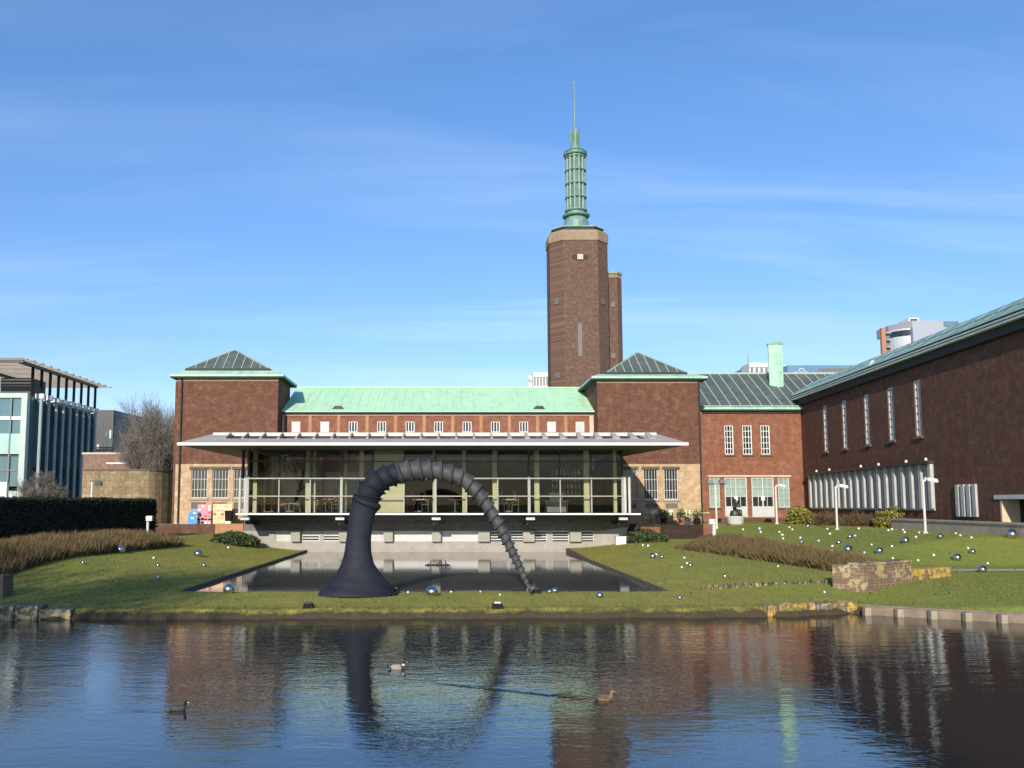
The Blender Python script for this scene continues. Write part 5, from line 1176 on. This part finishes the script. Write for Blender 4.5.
W_ = ['leftmost pale yellow table on the terrace, half in the pavilion shadow', 'second pale yellow terrace table, left of the terracotta pot', 'third pale yellow terrace table, right of the terracotta pot', 'rightmost pale yellow terrace table by the brick pier']
WC = ['leftmost', 'second', 'third', 'rightmost']
for i, u in enumerate((656, 672.5, 691, 701.5)):
    x = ux(u, 520, 54.0 + .25 * (i % 2)); y = 54.0 + .25 * (i % 2)
    cafe_table((x, y, 1.588), W_[i], 'tables on the brick terrace')
    cafe_chair((x - .62, y + .05, 1.588), R(88), f'pale yellow chair on the left side of the {WC[i]} terrace table', 'chairs on the brick terrace')
    if i < 3: cafe_chair((x + .05, y + .65, 1.588), R(-6), f'pale chair behind the {WC[i]} terrace table, facing the pool', 'chairs on the brick terrace')
for i, u in enumerate((663.5, 681.5, 697)):
    x = ux(u, 520, 53.7); y = 53.7
    t = T('potted_plant', ('leafy potted plant between the first and second terrace tables', 'bushy plant in a terracotta pot amid the terrace tables', 'leafy potted plant just left of the rightmost terrace table')[i], 'plant', (x, y, 1.588), 'potted plants on the brick terrace')
    MB().lathe(x, y, [(.14, 1.588), (.20, 1.93), (.22, 1.93), (.22, 1.98), (.18, 1.98)], 16).build('pot', K['terracotta' if i == 1 else 'black'], t)
    n = 220; C = np.array([x, y, 2.22]) + rng.normal(size=(n, 3)) * [.15, .15, .14]; leaf_cloud('foliage', C, .06, K['bush'], t)
# inside the pavilion
cf = ZF + .031
def u_in(u, y): return ux(u, 500, y)
ins = [(262, 49.6), (290, 50.4), (327, 49.5), (418, 49.6), (455, 49.8), (508, 49.6)]
IL = ['at the left end of the glazed cafe', 'by the window just right of the first yellow column', 'by the window left of the sculpture', 'seen under the arch of the sculpture', 'right of the yellow column under the arch', 'left of the bar counter']
for i, (u, y) in enumerate(ins): cafe_table((u_in(u, y), y, cf), f'cafe table {IL[i]}', 'tables inside the pavilion', 'blind_grey' if i % 2 else 'wood', .38)
pplc = [(283, 50.4, 90, 'navy', 'pil', 0), (297, 50.3, -90, 'black', 'steel_mid', 0), (319, 49.6, 90, 'black', 'wood', 1), (335, 49.5, -80, 'wood', 'black', 2), (411, 49.7, 90, 'bush', 'black', 3), (425, 49.7, -90, 'pil', 'navy', 3), (501, 49.7, 90, 'navy', 'steel_mid', 5), (515, 49.6, -90, 'steel_mid', 'black', 5)]
PLB = ['seated person in dark blue facing right at the second cafe table from the left', 'seated person in black facing left at the second cafe table from the left', 'seated person in black facing right at the table left of the sculpture', 'seated person in brown facing left at the table left of the sculpture', 'seated person in green seen under the arch, facing right', 'seated person in orange brown seen under the arch, facing left', 'seated person in dark blue at the table left of the bar, facing right', 'seated person in grey at the table left of the bar, facing left']
for i, (u, y, a, sh, tr, _) in enumerate(pplc):
    x = u_in(u, y); ba = (x, y, cf)
    cafe_chair((x, y, cf), R(a), f'cafe chair under the {PLB[i].replace("seated person", "person")[:60].rsplit(" ", 1)[0] if False else ["first", "second", "third", "fourth", "fifth", "sixth", "seventh", "eighth"][i]} seated cafe guest from the left', 'chairs inside the pavilion', 'wood')
    t = T('person', PLB[i], 'person', ba, 'seated cafe guests'); P3 = seated(ba, R(a))
    b = figure(t, P3, K['skin'])
    figure(t, P3, K[sh], 1, {'waist', 'chest', 'shoL', 'shoR', 'elbL', 'elbR', 'wriL', 'wriR', 'pel'}, 1.16, 'shirt')
    figure(t, P3, K[tr], 1, {'pel', 'hipL', 'hipR', 'kneeL', 'kneeR', 'ankL', 'ankR'}, 1.18, 'trousers')
    hd = P3['head']; back = Vector((math.cos(R(a) + math.pi / 2), math.sin(R(a) + math.pi / 2), 0))
    rg = []
    for k in range(7):
        f = k / 6; c = hd + back * (.035 + .02 * (1 - f)) + Vector((0, 0, -.02 + .19 * f)); r = .105 * math.sqrt(max(.02, 1 - (f * 1.0) ** 2.4)); rg.append([tuple(c + Vector((r * math.cos(q), r * math.sin(q), 0))) for q in [2 * math.pi * j / 12 for j in range(12)]])
    m = MB(); m.smooth = True; m.loft(rg); m.build('hair', K['black' if i % 3 else 'wood'], t)
# bar counter with coffee machine, bottles on the shelf
x0, x1 = u_in(545, 51), u_in(567, 51)
t = T('bar_counter', 'grey bar counter with a pale front inside the right part of the pavilion', 'counter', ((x0 + x1) / 2, 51, cf))
MB().box(x0, x1, 50.7, 51.3, cf, cf + .62).build('counter_front', K['steel_mid'], t); MB().box(x0 - .06, x1 + .06, 50.62, 51.36, cf + .623, cf + .68).build('worktop', K['blind_grey'], t)
t = T('coffee_machine', 'boxy steel coffee machine standing on the bar counter', 'coffee machine', ((x0 + x1) / 2, 51, cf + .683))
xm = (x0 + x1) / 2
m = MB(); m.box(xm - .4, xm + .4, 50.8, 51.2, cf + .683, cf + .76); m.box(xm - .4, xm + .4, 51.0, 51.2, cf + .763, cf + 1.02); m.box(xm - .42, xm + .42, 50.78, 51.2, cf + 1.023, cf + 1.16); m.build('body', K['lightgrey'], t)
for s in (-.2, .2): MB().tube((xm + s, 50.86, cf + .93), (xm + s, 50.86, cf + 1.02), .05, n=8).build('brew_head', K['steel_dark'], t)
bsx, bex = ux(551, 480, 53.2), ux(581, 480, 53.2); proto = None
tint = ['blind_grey', 'lightgrey', 'blind', 'white', 'pil']
BL = ['bottom', 'second lowest', 'second highest', 'top']
for k in range(4):
    for j in range(8):
        x = bsx + .12 + (bex - bsx - .24) * j / 7; z = cf + 1.05 + k * .42 + .02
        mt = tint[(k * 3 + j * 2) % 5]
        o = MB().lathe(x, 53.25, [(.075, z), (.075, z + .17), (.035, z + .21), (.03, z + .29)], 10).build('bottle', K[mt], origin=(x, 53.25, z))
        setp(o, f'bottle on the {BL[k]} shelf behind the bar, {ORD[j]} from the left', 'bottle', 'bottles behind the bar')

# ------------------------------------------------------------------ colourful things on the left terrace
def cl(n, c): return M(n, c, tuple(x * .85 for x in c), .5, 3)
K['blue'] = cl('blue_plastic', (.04, .27, .60)); K['pink'] = cl('pink_paint', (.75, .25, .30)); K['orange'] = cl('orange_paint', (.85, .42, .18)); K['peach'] = cl('peach_paint', (.85, .55, .33)); K['red'] = cl('red_paint', (.55, .07, .06)); K['green'] = cl('green_paint', (.13, .30, .13))
def panel(label, u0, u1, v0, y, cols, nx, ny, seed, ramp=None):
    rs = random.Random(seed); x0, x1 = ux(u0, 515, y), ux(u1, 515, y); z1 = vz(v0, y); z0 = 1.60
    t = T('painted_panel', label, 'panel', ((x0 + x1) / 2, y, z0))
    MB().box(x0, x1, y, y + .06, z0, z1).build('board', K[cols[0]], t)
    used = {}
    for i in range(nx):
        for j in range(ny):
            c = rs.choice(cols if ramp is None else ramp[min(len(ramp) - 1, j * len(ramp) // ny)])
            if rs.random() < .06: continue
            m = used.setdefault(c, MB()); xa = x0 + (x1 - x0) * (i + rs.uniform(.02, .2)) / nx; xb = x0 + (x1 - x0) * (i + rs.uniform(.75, 1)) / nx; za_ = z0 + (z1 - z0) * (j + .1) / ny; zb__ = z0 + (z1 - z0) * (j + rs.uniform(.55, .95)) / ny
            m.box(xa, min(xb, x1), y - .012 - .004 * (i % 2), y - .003, za_, zb__)
    for c, m in used.items(): m.build('painted_patch', K[c], t)
    return t
panel('pink, white and green painted panel beside the blue figure board', 197.5, 211, 504.5, 55.0, ['pink', 'white', 'red', 'green'], 4, 6, 3, [['green', 'white', 'black'], ['white', 'green', 'red'], ['red', 'pink', 'white'], ['pink', 'white']])
panel('peach and orange painted panel left of the black bin', 213, 232, 504, 55.2, ['peach', 'orange', 'pink', 'peach'], 5, 5, 5, [['orange', 'peach'], ['red', 'orange', 'peach'], ['peach', 'pink', 'orange'], ['peach', 'orange']])
xb_ = ux(193, 520, 54.6)
t = T('blue_board', 'bright blue rounded figure board leaning by the pink panel', 'board', (xb_, 54.6, 1.588))
pr = [(-.28, 0), (.20, 0), (.26, .35), (.14, .50), (.34, .70), (.30, .86), (.10, .90), (-.10, .86), (-.30, .62), (-.33, .3)]
n = len(pr); m = MB(); m.add([(xb_ + a, y, 1.588 + b) for y in (54.56, 54.63) for a, b in pr], [tuple(range(n)), tuple(range(2 * n - 1, n - 1, -1))] + [(i, (i + 1) % n, n + (i + 1) % n, n + i) for i in range(n)]); m.build('board', K['blue'], t)
for a, b in ((-.02, .38), (.12, .72)): MB().box(xb_ + a - .09, xb_ + a + .09, 54.53, 54.556, 1.588 + b - .06, 1.588 + b + .06).build('painted_patch', K['white'], t)
xb_ = ux(228.8, 520, 54.3)
t = T('litter_bin', 'black litter bin with a pale foot at the pavilion corner', 'bin', (xb_, 54.3, 1.588))
MB().hexa([(xb_ - .19, 54.1), (xb_ + .19, 54.1), (xb_ + .19, 54.5), (xb_ - .19, 54.5)], 1.79, [(xb_ - .22, 54.08), (xb_ + .22, 54.08), (xb_ + .22, 54.52), (xb_ - .22, 54.52)], 2.40).build('body', K['black'], t)
MB().box(xb_ - .16, xb_ + .16, 54.06, 54.45, 1.588, 1.785).build('foot', K['white'], t); MB().box(xb_ - .24, xb_ + .24, 54.06, 54.54, 2.403, 2.46).build('lid', K['black'], t)

# ------------------------------------------------------------------ ducks
def duck(label, pos, s, cols, billc, group='ducks on the pond'):
    t = T('duck', label, 'duck', tuple(pos), group); x, y, z = pos
    # spine from tail to bill: forward, up, half-width, half-height, colour
    sp = [(-.29, .095, .006, .006, 3), (-.25, .085, .03, .018, 3), (-.20, .07, .065, .045, 3), (-.12, .05, .098, .075, 0), (-.02, .042, .112, .088, 0), (.07, .045, .105, .088, 0), (.13, .055, .085, .078, 1), (.165, .085, .055, .060, 1), (.178, .125, .036, .040, 2), (.183, .155, .032, .034, 4), (.19, .185, .036, .036, 4), (.205, .208, .040, .036, 4), (.228, .210, .034, .029, 4), (.248, .203, .020, .018, 4)]
    rows = densify([q[:4] for q in sp], 46); m = MB(); m.smooth = True; rg = []
    for i, q in enumerate(rows):
        a, b_ = rows[max(i - 1, 0)], rows[min(i + 1, len(rows) - 1)]; d = Vector((b_[0] - a[0], 0, b_[1] - a[1])).normalized(); up = Vector((-d.z, 0, d.x))
        rg.append([tuple(Vector((x, y, z)) + s * (Vector((q[0], 0, q[1])) + up * (max(q[3], .003) * math.sin(w)) + Vector((0, 1, 0)) * (max(q[2], .003) * math.cos(w)))) for w in [2 * math.pi * k / 16 for k in range(16)]])
    m.loft(rg); o = m.build('body', [K[c] for c in cols], t)
    nb = 45 * 16
    for f in o.data.polygons:
        if f.index < nb:
            j = (f.index // 16) / 45 * (len(sp) - 1); f.material_index = sp[min(len(sp) - 1, int(j + .5))][4]
    bl = [(.240, .205, .017, .014), (.262, .198, .016, .010), (.285, .193, .017, .007), (.300, .192, .010, .004)]
    m = MB(); m.smooth = True; m.loft([[(x + s * q[0], y + s * q[2] * math.cos(w), z + s * (q[1] + q[3] * math.sin(w))) for w in [2 * math.pi * k / 10 for k in range(10)]] for q in bl]); m.build('bill', K[billc], t)
    for sg in (-1, 1):
        w = [(-.22, .082, .012), (-.12, .085, .03), (0, .078, .04), (.07, .068, .03), (.10, .06, .01)]
        m = MB(); m.smooth = True
        m.loft([[(x + s * a, y + sg * s * (.088 + .026 * math.cos(q) * min(1, c / .03)) * (1 if a > -.2 else .55), z + s * (b + c * math.sin(q))) for q in [2 * math.pi * k / 10 for k in range(10)]] for a, b, c in w]); m.build('wing', K[cols[5]], t)
        m = MB(); m.smooth = True; m.lathe(x + s * .218, y + sg * s * .033, [(.001, z + s * .208), (.006 * s, z + s * .212), (.006 * s, z + s * .218), (.001, z + s * .222)], 8); m.build('eye', K['black'], t)
    return t
K['duck_grey'] = M('grey_plumage', (.34, .31, .265), (.26, .23, .19), .7, 30); K['duck_brown'] = M('brown_plumage', (.27, .15, .08), (.15, .085, .045), .7, 45); K['duck_dark'] = M('dark_brown_plumage', (.10, .065, .04), (.07, .045, .03), .7, 30)
K['duck_green'] = M('green_head_plumage', (.010, .035, .020), (.008, .022, .016), .35, 8); K['duck_black'] = M('sooty_plumage', (.035, .036, .034), (.06, .058, .052), .7, 20); K['bill_y'] = M('yellow_bill', (.45, .33, .05), (.40, .28, .05), .5, 5)
duck('drake with dark green head and pale grey body on the pond', DRAKE, .62, ['duck_grey', 'duck_dark', 'white', 'black', 'duck_green', 'duck_grey'], 'bill_y')
duck('mottled brown female duck trailing a long wake on the pond', HEN, .60, ['duck_brown', 'duck_brown', 'duck_brown', 'duck_dark', 'duck_brown', 'duck_dark'], 'bill_y')
duck('sooty black coot with a white bill on the left of the pond', COOT, .52, ['duck_black', 'duck_black', 'black', 'duck_black', 'black', 'duck_black'], 'white')

# ------------------------------------------------------------------ old round sandstone wall and brick store, left
d = 60; x0, x1 = ux(82, 490, d), ux(145, 490, d); zt = vz(469, d)
pl = [(x0, d)] + [(x1 - .1 + 1.45 * math.sin(a), d + 3.6 - 3.6 * math.cos(a)) for a in np.linspace(0, math.pi, 14)] + [(x0, d + 7.2)]
t = T('round_wall', 'old stained sandstone building with a rounded end behind the black hedge', 'building', ((x0 + x1) / 2, d, .9))
MB().hexa(pl, .5, pl, zt - .12).build('stone_wall', K['sandstone_old'], t)
cpl = scaled(pl, ((x0 + x1) / 2, d + 3.6), 1.015); MB().hexa(cpl, zt - .117, cpl, zt).build('coping', K['dark_stone'], t)
d = 68.5; x0, x1 = ux(83, 460, d), ux(172, 460, d); zt = vz(452.5, d)
t = T('brick_store', 'low flat-roofed brick building behind the rounded sandstone wall', 'building', ((x0 + x1) / 2, d, .9))
MB().box(x0, x1, d, d + 7, .6, zt - .15).build('brick_wall', K['brick_mauve'] if 'brick_mauve' in K else K.setdefault('brick_mauve', brick('mauve_brick', (.30, .18, .14), (.25, .14, .11), (.30, .22, .18), .3)), t)
MB().box(x0 - .08, x1 + .08, d - .08, d + 7.08, zt - .147, zt).build('coping', K['cream'], t)
MB().box(ux(106.5, 463, d), ux(128, 463, d), d - .06, d - .003, vz(464, d), vz(462.6, d)).build('strip_light', K['white'], t)
# ------------------------------------------------------------------ glass office with a pergola roof, far left
d0, d1 = 80.0, 94.6; xc = ux(25.5, 440, d0); zt = vz(393, d0); zb = vz(497, d0); x0 = xc - 22
t = T('glass_office', 'modern glass office with white frame, side columns and pergola roof at far left', 'building', (xc - 10, d0, .9))
MB().box(x0, xc - .25, d0 + .25, d1 - .3, zb + 1.0, zt - .1).build('glass_box', K['glass_office'], t)
MB().box(x0, xc - .8, d0 + 1.2, d1 - 1, .6, zb + .997).build('ground_floor', K['dark_in'], t)
PO = YP(d0)
levels = [vz(v, d0) for v in (497, 490.5)] 
m = MB(); m.box(x0, xc, d0, d0 + .5, vz(491, d0) - .62, vz(491, d0)); m.box(x0, xc, d0, d0 + .5, zt - .45, zt); m.box(xc - .55, xc, d0 - .02, d0 + .5, vz(491, d0) + .004, zt - .454); m.build('white_frame', M('office_frame', (.44, .50, .475), (.38, .44, .42), .5, 1), t)
for v, w, mt in ((418, .16, 'white'), (444.5, 1.05, 'office_band'), (455, .10, 'steel_mid'), (470, .06, 'steel_mid')):
    if mt == 'office_band' and mt not in K: K[mt] = M('office_spandrel', (.36, .53, .49), (.30, .47, .44), .3, 1)
    z = vz(v, d0); MB().box(x0, xc - .56, d0 + .12, d0 + .24, z - w, z + w).build('floor_band', K[mt], t)
m = MB()
for u in (9, -22, -52): x = ux(u, 440, d0); m.box(x - .07, x + .07, d0 + .08, d0 + .118, vz(491, d0), zt - .46)
m.build('mullions', K['steel_mid'], t)
K['fin_teal'] = M('teal_fin', (.13, .22, .235), (.08, .15, .165), .3, .5)
for i in range(9):
    y = d0 + 1.6 + (d1 - d0 - 2) * i / 8; c = MB(); c.tube((xc + .55, y, .6), (xc + .55, y, zt - .35), .16, n=8); c.build('column', K['lightgrey_blue'] if 'lightgrey_blue' in K else K.setdefault('lightgrey_blue', M('column_paint', (.34, .40, .42), (.28, .33, .35), .5, 2)), t)
    MB().box(xc + .05, xc + .85, y - .22, y + .22, zt - .345, zt + .12).build('column_head', K['white'], t)
    MB().box(xc - .24, xc + .3, y + .55, y + .85, .6, zt - .4).build('side_fin', K['fin_teal'], t)
MB().box(xc - .24, xc - .02, d0 + .6, d1 - .3, zb + 2.0, zb + 2.9).build('floor_band', K['steel_dark'], t)
zp = vz(359, d0) - .75; ypg = d0 - 2
for i in range(9):
    y = d0 + .6 + (d1 - d0 - .2) * i / 8; MB().tube((xc + .1, y, zt - .05), (xc + .1, y, zp + .1), .15, n=6).build('pergola_post', K['black'], t)
m = MB()
for i in range(24): y = ypg + (d1 - ypg + 2.2) * i / 23; m.box(x0, xc + .9 + .25 * (i % 2), y - .16, y + .10, zp + .32, zp + .42)
pg = m.build('pergola_slats', M('pergola_slats', (.36, .31, .26), (.28, .24, .20), .7, 2), t)
m = MB(); m.box(xc - .1, xc + .25, ypg, d1 + .8, zp + .05, zp + .315)
for x in (xc - 6, xc - 12, xc - 18): m.box(x - .15, x + .15, ypg, d1 + .8, zp + .05, zp + .315)
m.box(x0, xc + .5, ypg - .1, ypg + .1, zp + .05, zp + .5); m.build('pergola_beams', K['steel_dark'], t)
MB().box(xc - 4.2, xc - 1.2, d0 + 3, d0 + 6, zt - .09, zt + 1.9).build('plant_room', K['steel_dark'], t)
m = MB(); m.box(ux(0, 480, 76), ux(7, 480, 76), 76, 76.4, .8, vz(482, 76)); m.build('entrance_screen', K['white'], t)
# dark tower block beyond
d = 112; x0, x1, x2 = ux(93, 430, d), ux(113, 430, d), ux(126, 430, d + 4)
t = T('dark_office', 'dark grey office block with a slanting side behind the glass office', 'building', ((x0 + x2) / 2, d, .9))
zt = vz(410, d)
MB().hexa([(x0, d), (x1, d), (x1 + .6, d + 10), (x0, d + 10)], .6, [(x0, d), (x1, d), (x1 + .6, d + 10), (x0, d + 10)], zt).build('facade_block', K['steel_dark'], t)
MB().hexa([(x1 + .05, d + .4), (x2 - .6, d + 4), (x2 - .6, d + 10), (x1 + .65, d + 10)], .6, [(x1 + .05, d + .4), (x2 + .2, d + 4), (x2 + .2, d + 10), (x1 + .65, d + 10)], [zt - .1, zt - .9, zt - .9, zt - .1]).build('side_wing', M('grey_cladding', (.13, .14, .155), (.10, .11, .12), .5, .3), t)
rs = random.Random(9)
for i in range(5):
    for j in range(6):
        if rs.random() < .4: continue
        xa = x0 + (x1 - x0) * (i + .15) / 5; z = 6 + (zt - 7) * j / 6
        MB().box(xa, xa + (x1 - x0) / 5 * rs.uniform(.4, .75), d - .05, d - .003, z, z + rs.uniform(.5, 1.5)).build('window', K['lightgrey' if rs.random() < .4 else 'glass_office'], t)
tp2 = at(45, 490, 72); tree('bare_shrub', 'bare brown shrub in front of the glass office columns', (tp2[0], 72, .9), 4.2, .0, 5, 31, spread=.9, r0=.10, twig=.018)
# ------------------------------------------------------------------ distant town
def tower_block(label, u0, u1, v0, d, mat, frame, nx, ny, name='distant_building'):
    x0, x1 = ux(u0, v0, d), ux(u1, v0, d); zt = vz(v0, d); t = T(name, label, 'building', ((x0 + x1) / 2, d, .9))
    MB().box(x0, x1, d, d + (x1 - x0), .6, zt).build('wall', K[frame], t)
    P = YP(d)
    for i in range(nx):
        a = x0 + (x1 - x0) * (i + .28) / nx; b = x0 + (x1 - x0) * (i + .78) / nx; MB().pbox(P, a, b, .003, .08, zt - (x1 - x0) * 1.6, zt - .8).build('window_strip', K[mat], t)
    for j in range(ny): z = zt - .8 - j * 3.1; MB().pbox(P, x0, x1, .083, .25, z - .5, z).build('floor_band', K[frame], t)
    return t, x0, x1, zt
K['far_white'] = M('far_white', (.66, .64, .62), (.58, .57, .56), .7, .1); K['far_glass'] = M('far_glass', (.20, .19, .19), (.16, .16, .17), .3, .1); K['far_blue'] = M('far_blue_glass', (.16, .27, .42), (.12, .22, .36), .25, .05); K['far_grey'] = M('far_grey', (.36, .37, .40), (.30, .31, .34), .6, .1); K['far_orange'] = M('far_orange', (.45, .20, .11), (.38, .16, .09), .7, .2); K['far_silver'] = M('far_silver', (.52, .54, .57), (.44, .46, .5), .35, .15)
tower_block('white high-rise with ribbed facade just left of the tower', 533, 548.5, 372.5, 240, 'far_glass', 'far_white', 5, 6)
t, x0, x1, zt = tower_block('lower white block beside the ribbed high-rise', 528.5, 533.4, 375.5, 243, 'far_glass', 'far_white', 2, 5)
t, x0, x1, zt = tower_block('pale distant tower with a mast behind the copper chimney', 749, 768.5, 363, 250, 'far_glass', 'far_white', 4, 4)
m = MB(); m.tube((ux(749.5, 360, 252), 253, zt - 1), (ux(749.5, 360, 252), 253, vz(350, 252)), .18, .06, 6); m.build('mast', K['steel_mid'], t)
MB().box(ux(741.5, 368, 256), x0 - .05, 256, 266, .6, vz(369, 256)).build('side_wing', K['far_glass'], t)
MB().box(x0 + 1.5, x1 - 1.5, 252, 262, zt + .01, vz(361.3, 250)).build('roof_block', K['far_white'], t)
d = 220; x0, x1 = ux(787.5, 370, d), ux(856, 370, d); zt = vz(365.2, d)
t = T('sign_building', 'distant blue glass building with a white sign and arch emblem', 'building', ((x0 + x1) / 2, d, .9))
MB().box(x0, x1, d, d + 20, .6, zt).build('wall', K['far_blue'], t)
MB().box(ux(818, 370, d), x1, d - .1, d - .003, vz(370.8, d), vz(368, d)).build('window_strip', K['far_glass'], t)
MB().tube((ux(794.5, 364, d), d + 6, zt), (ux(794.5, 364, d), d + 6, zt + 1.0), .5, .3, 8).build('roof_dome', K['white'], t)
m = MB(); cxx, czz = ux(801.5, 371.4, d), vz(371.4, d)
for i in range(10):
    a, b = math.pi * i / 10, math.pi * (i + 1) / 10; m.bar((cxx + .75 * math.cos(a), d - .08, czz + .75 * math.sin(a)), (cxx + .75 * math.cos(b), d - .08, czz + .75 * math.sin(b)), .12, .16)
m.build('emblem', K['white'], t)
m = MB()
for i, u in enumerate((793.8, 796.2, 798.6, 801.0, 803.4, 805.8, 808.2)):
    x = ux(u, 372, d); z = vz(372.6, d); h = .50
    m.box(x - .2, x - .1, d - .12, d - .004, z - h / 2, z + h / 2); m.box(x - .096, x + .2, d - .12, d - .004, z + (h / 2 - .11 if i % 2 else -h / 2), z + (h / 2 if i % 2 else -h / 2 + .11))
m.build('sign_lettering', K['white'], t)
d = 200
t = T('round_office', 'distant office with silver round tower and orange wall above the green roof', 'building', (ux(915, 350, d), d, .9))
MB().box(ux(877.5, 340, d), ux(886, 340, d - 2), d - 2, d - 1.2, .6, vz(329.5, d)).build('orange_wall', K['far_orange'], t)
MB().box(ux(884, 340, d), ux(890, 340, d), d, d + .6, .6, vz(331.5, d)).build('balcony_block', K['far_glass'], t)
for v in (333, 340, 347): MB().box(ux(884.5, 340, d), ux(889, 340, d), d - 1.1, d - .01, vz(v + 1.2, d), vz(v, d)).build('balcony', K['far_grey'], t)
xc_, rr_ = ux(907, 340, d + 4), (ux(927, 340, d) - ux(888, 340, d)) / 2
MB().lathe(xc_, d + 4, [(rr_, .6), (rr_, vz(335.8, d))], 28).build('round_tower', K['far_silver'], t)
MB().lathe(xc_, d + 4, [(rr_ * .96, vz(335.7, d)), (rr_ * .96, vz(330.2, d))], 28).build('window_band', K['glass_dark'], t)
MB().lathe(xc_, d + 4, [(rr_ * 1.03, vz(330.1, d)), (rr_ * 1.03, vz(328.3, d)), (rr_ * .5, vz(327.6, d))], 28).build('round_roof', K['far_silver'], t)
MB().box(ux(909, 325, d), ux(943, 325, d), d - 1.5, d + 12, .6, vz(328.3, d)).build('lilac_block', M('far_lilac', (.36, .37, .46), (.32, .33, .42), .5, .1), t)
xa, xb2 = ux(899, 322, d + 3), ux(957, 322, d + 3)
MB().hexa([(xa, d + 8), (xa + 2.6, d + 2), (xb2, d + 2), (xb2, d + 14), (xa, d + 14)], vz(328.2, d), [(xa, d + 8), (xa + 2.6, d + 2), (xb2, d + 2), (xb2, d + 14), (xa, d + 14)], vz(318.8, d)).build('top_storey', K['far_grey'], t)
MB().box(ux(943.5, 322, d + 2), xb2 - .3, d + 1.9, d + 1.97, vz(327.5, d), vz(319.6, d)).build('window_strip', K['glass_office'], t)
MB().box(ux(908.5, 315, d + 4), ux(918.5, 315, d + 4), d + 4, d + 9, vz(318.7, d), vz(314.2, d)).build('roof_block', K['white'], t)
MB().box(ux(910, 315, d + 4), ux(917, 315, d + 4), d + 3.9, d + 3.97, vz(317.6, d), vz(315.4, d)).build('roof_window', K['glass_dark'], t)

# ------------------------------------------------------------------ grass blades along the near banks
def blades(name, n, xr, yr, h, mats, keep, lab):
    x = rng.uniform(*xr, n); y = rng.uniform(*yr, n); ok = keep(x, y); x, y = x[ok], y[ok]; z = height(x, y); ok = z > .06; x, y, z = x[ok], y[ok], z[ok]; n = len(x)
    hh = h * (.5 + rng.random(n)); b = np.stack([x, y, z - .01], 1); tp = b + np.stack([rng.normal(size=n) * .35 * hh, rng.normal(size=n) * .35 * hh, hh], 1)
    o = twig_cloud(name, b, tp, .007, mats); setp(o, lab, 'grass', kind='stuff')
notpool = lambda x, y: ~((x > PXL - .1) & (x < PXR + .1) & (y > PY0 - .02) & (y < PY1))
blades('grass_blades', 90000, (-15, 17), (21.2, 29), .050, K['blade'], lambda x, y: notpool(x, y) & (y - bank_y(x) > .55), 'short green grass blades on the near lawns')
edge = lambda x, y: np.abs(y - bank_y(x) - .35) < .42
blades('dry_bank_grass', 17000, (-14, 11), (21, 24), .075, K['blade_dry'], edge, 'dry straw-coloured grass along the water edge')

blades('lawn_grass', 130000, (-16, 23), (28, 52.5), .055, K['blade'], notpool, 'short mown grass blades on the far lawns')
n = 1500; xy = np.stack([rng.uniform(-15, 20, n), rng.uniform(21.6, 50, n)], 1); ok = notpool(xy[:, 0], xy[:, 1]); xy = xy[ok]; z = height(xy[:, 0], xy[:, 1]); ok = z > .15; xy, z = xy[ok], z[ok]
o = leaf_cloud('fallen_leaves', np.column_stack([xy, z + .03]), .035, K['blade_dry'], asp=.7); setp(o, 'scattered dry brown leaves lying on the lawns', 'leaves', kind='stuff')
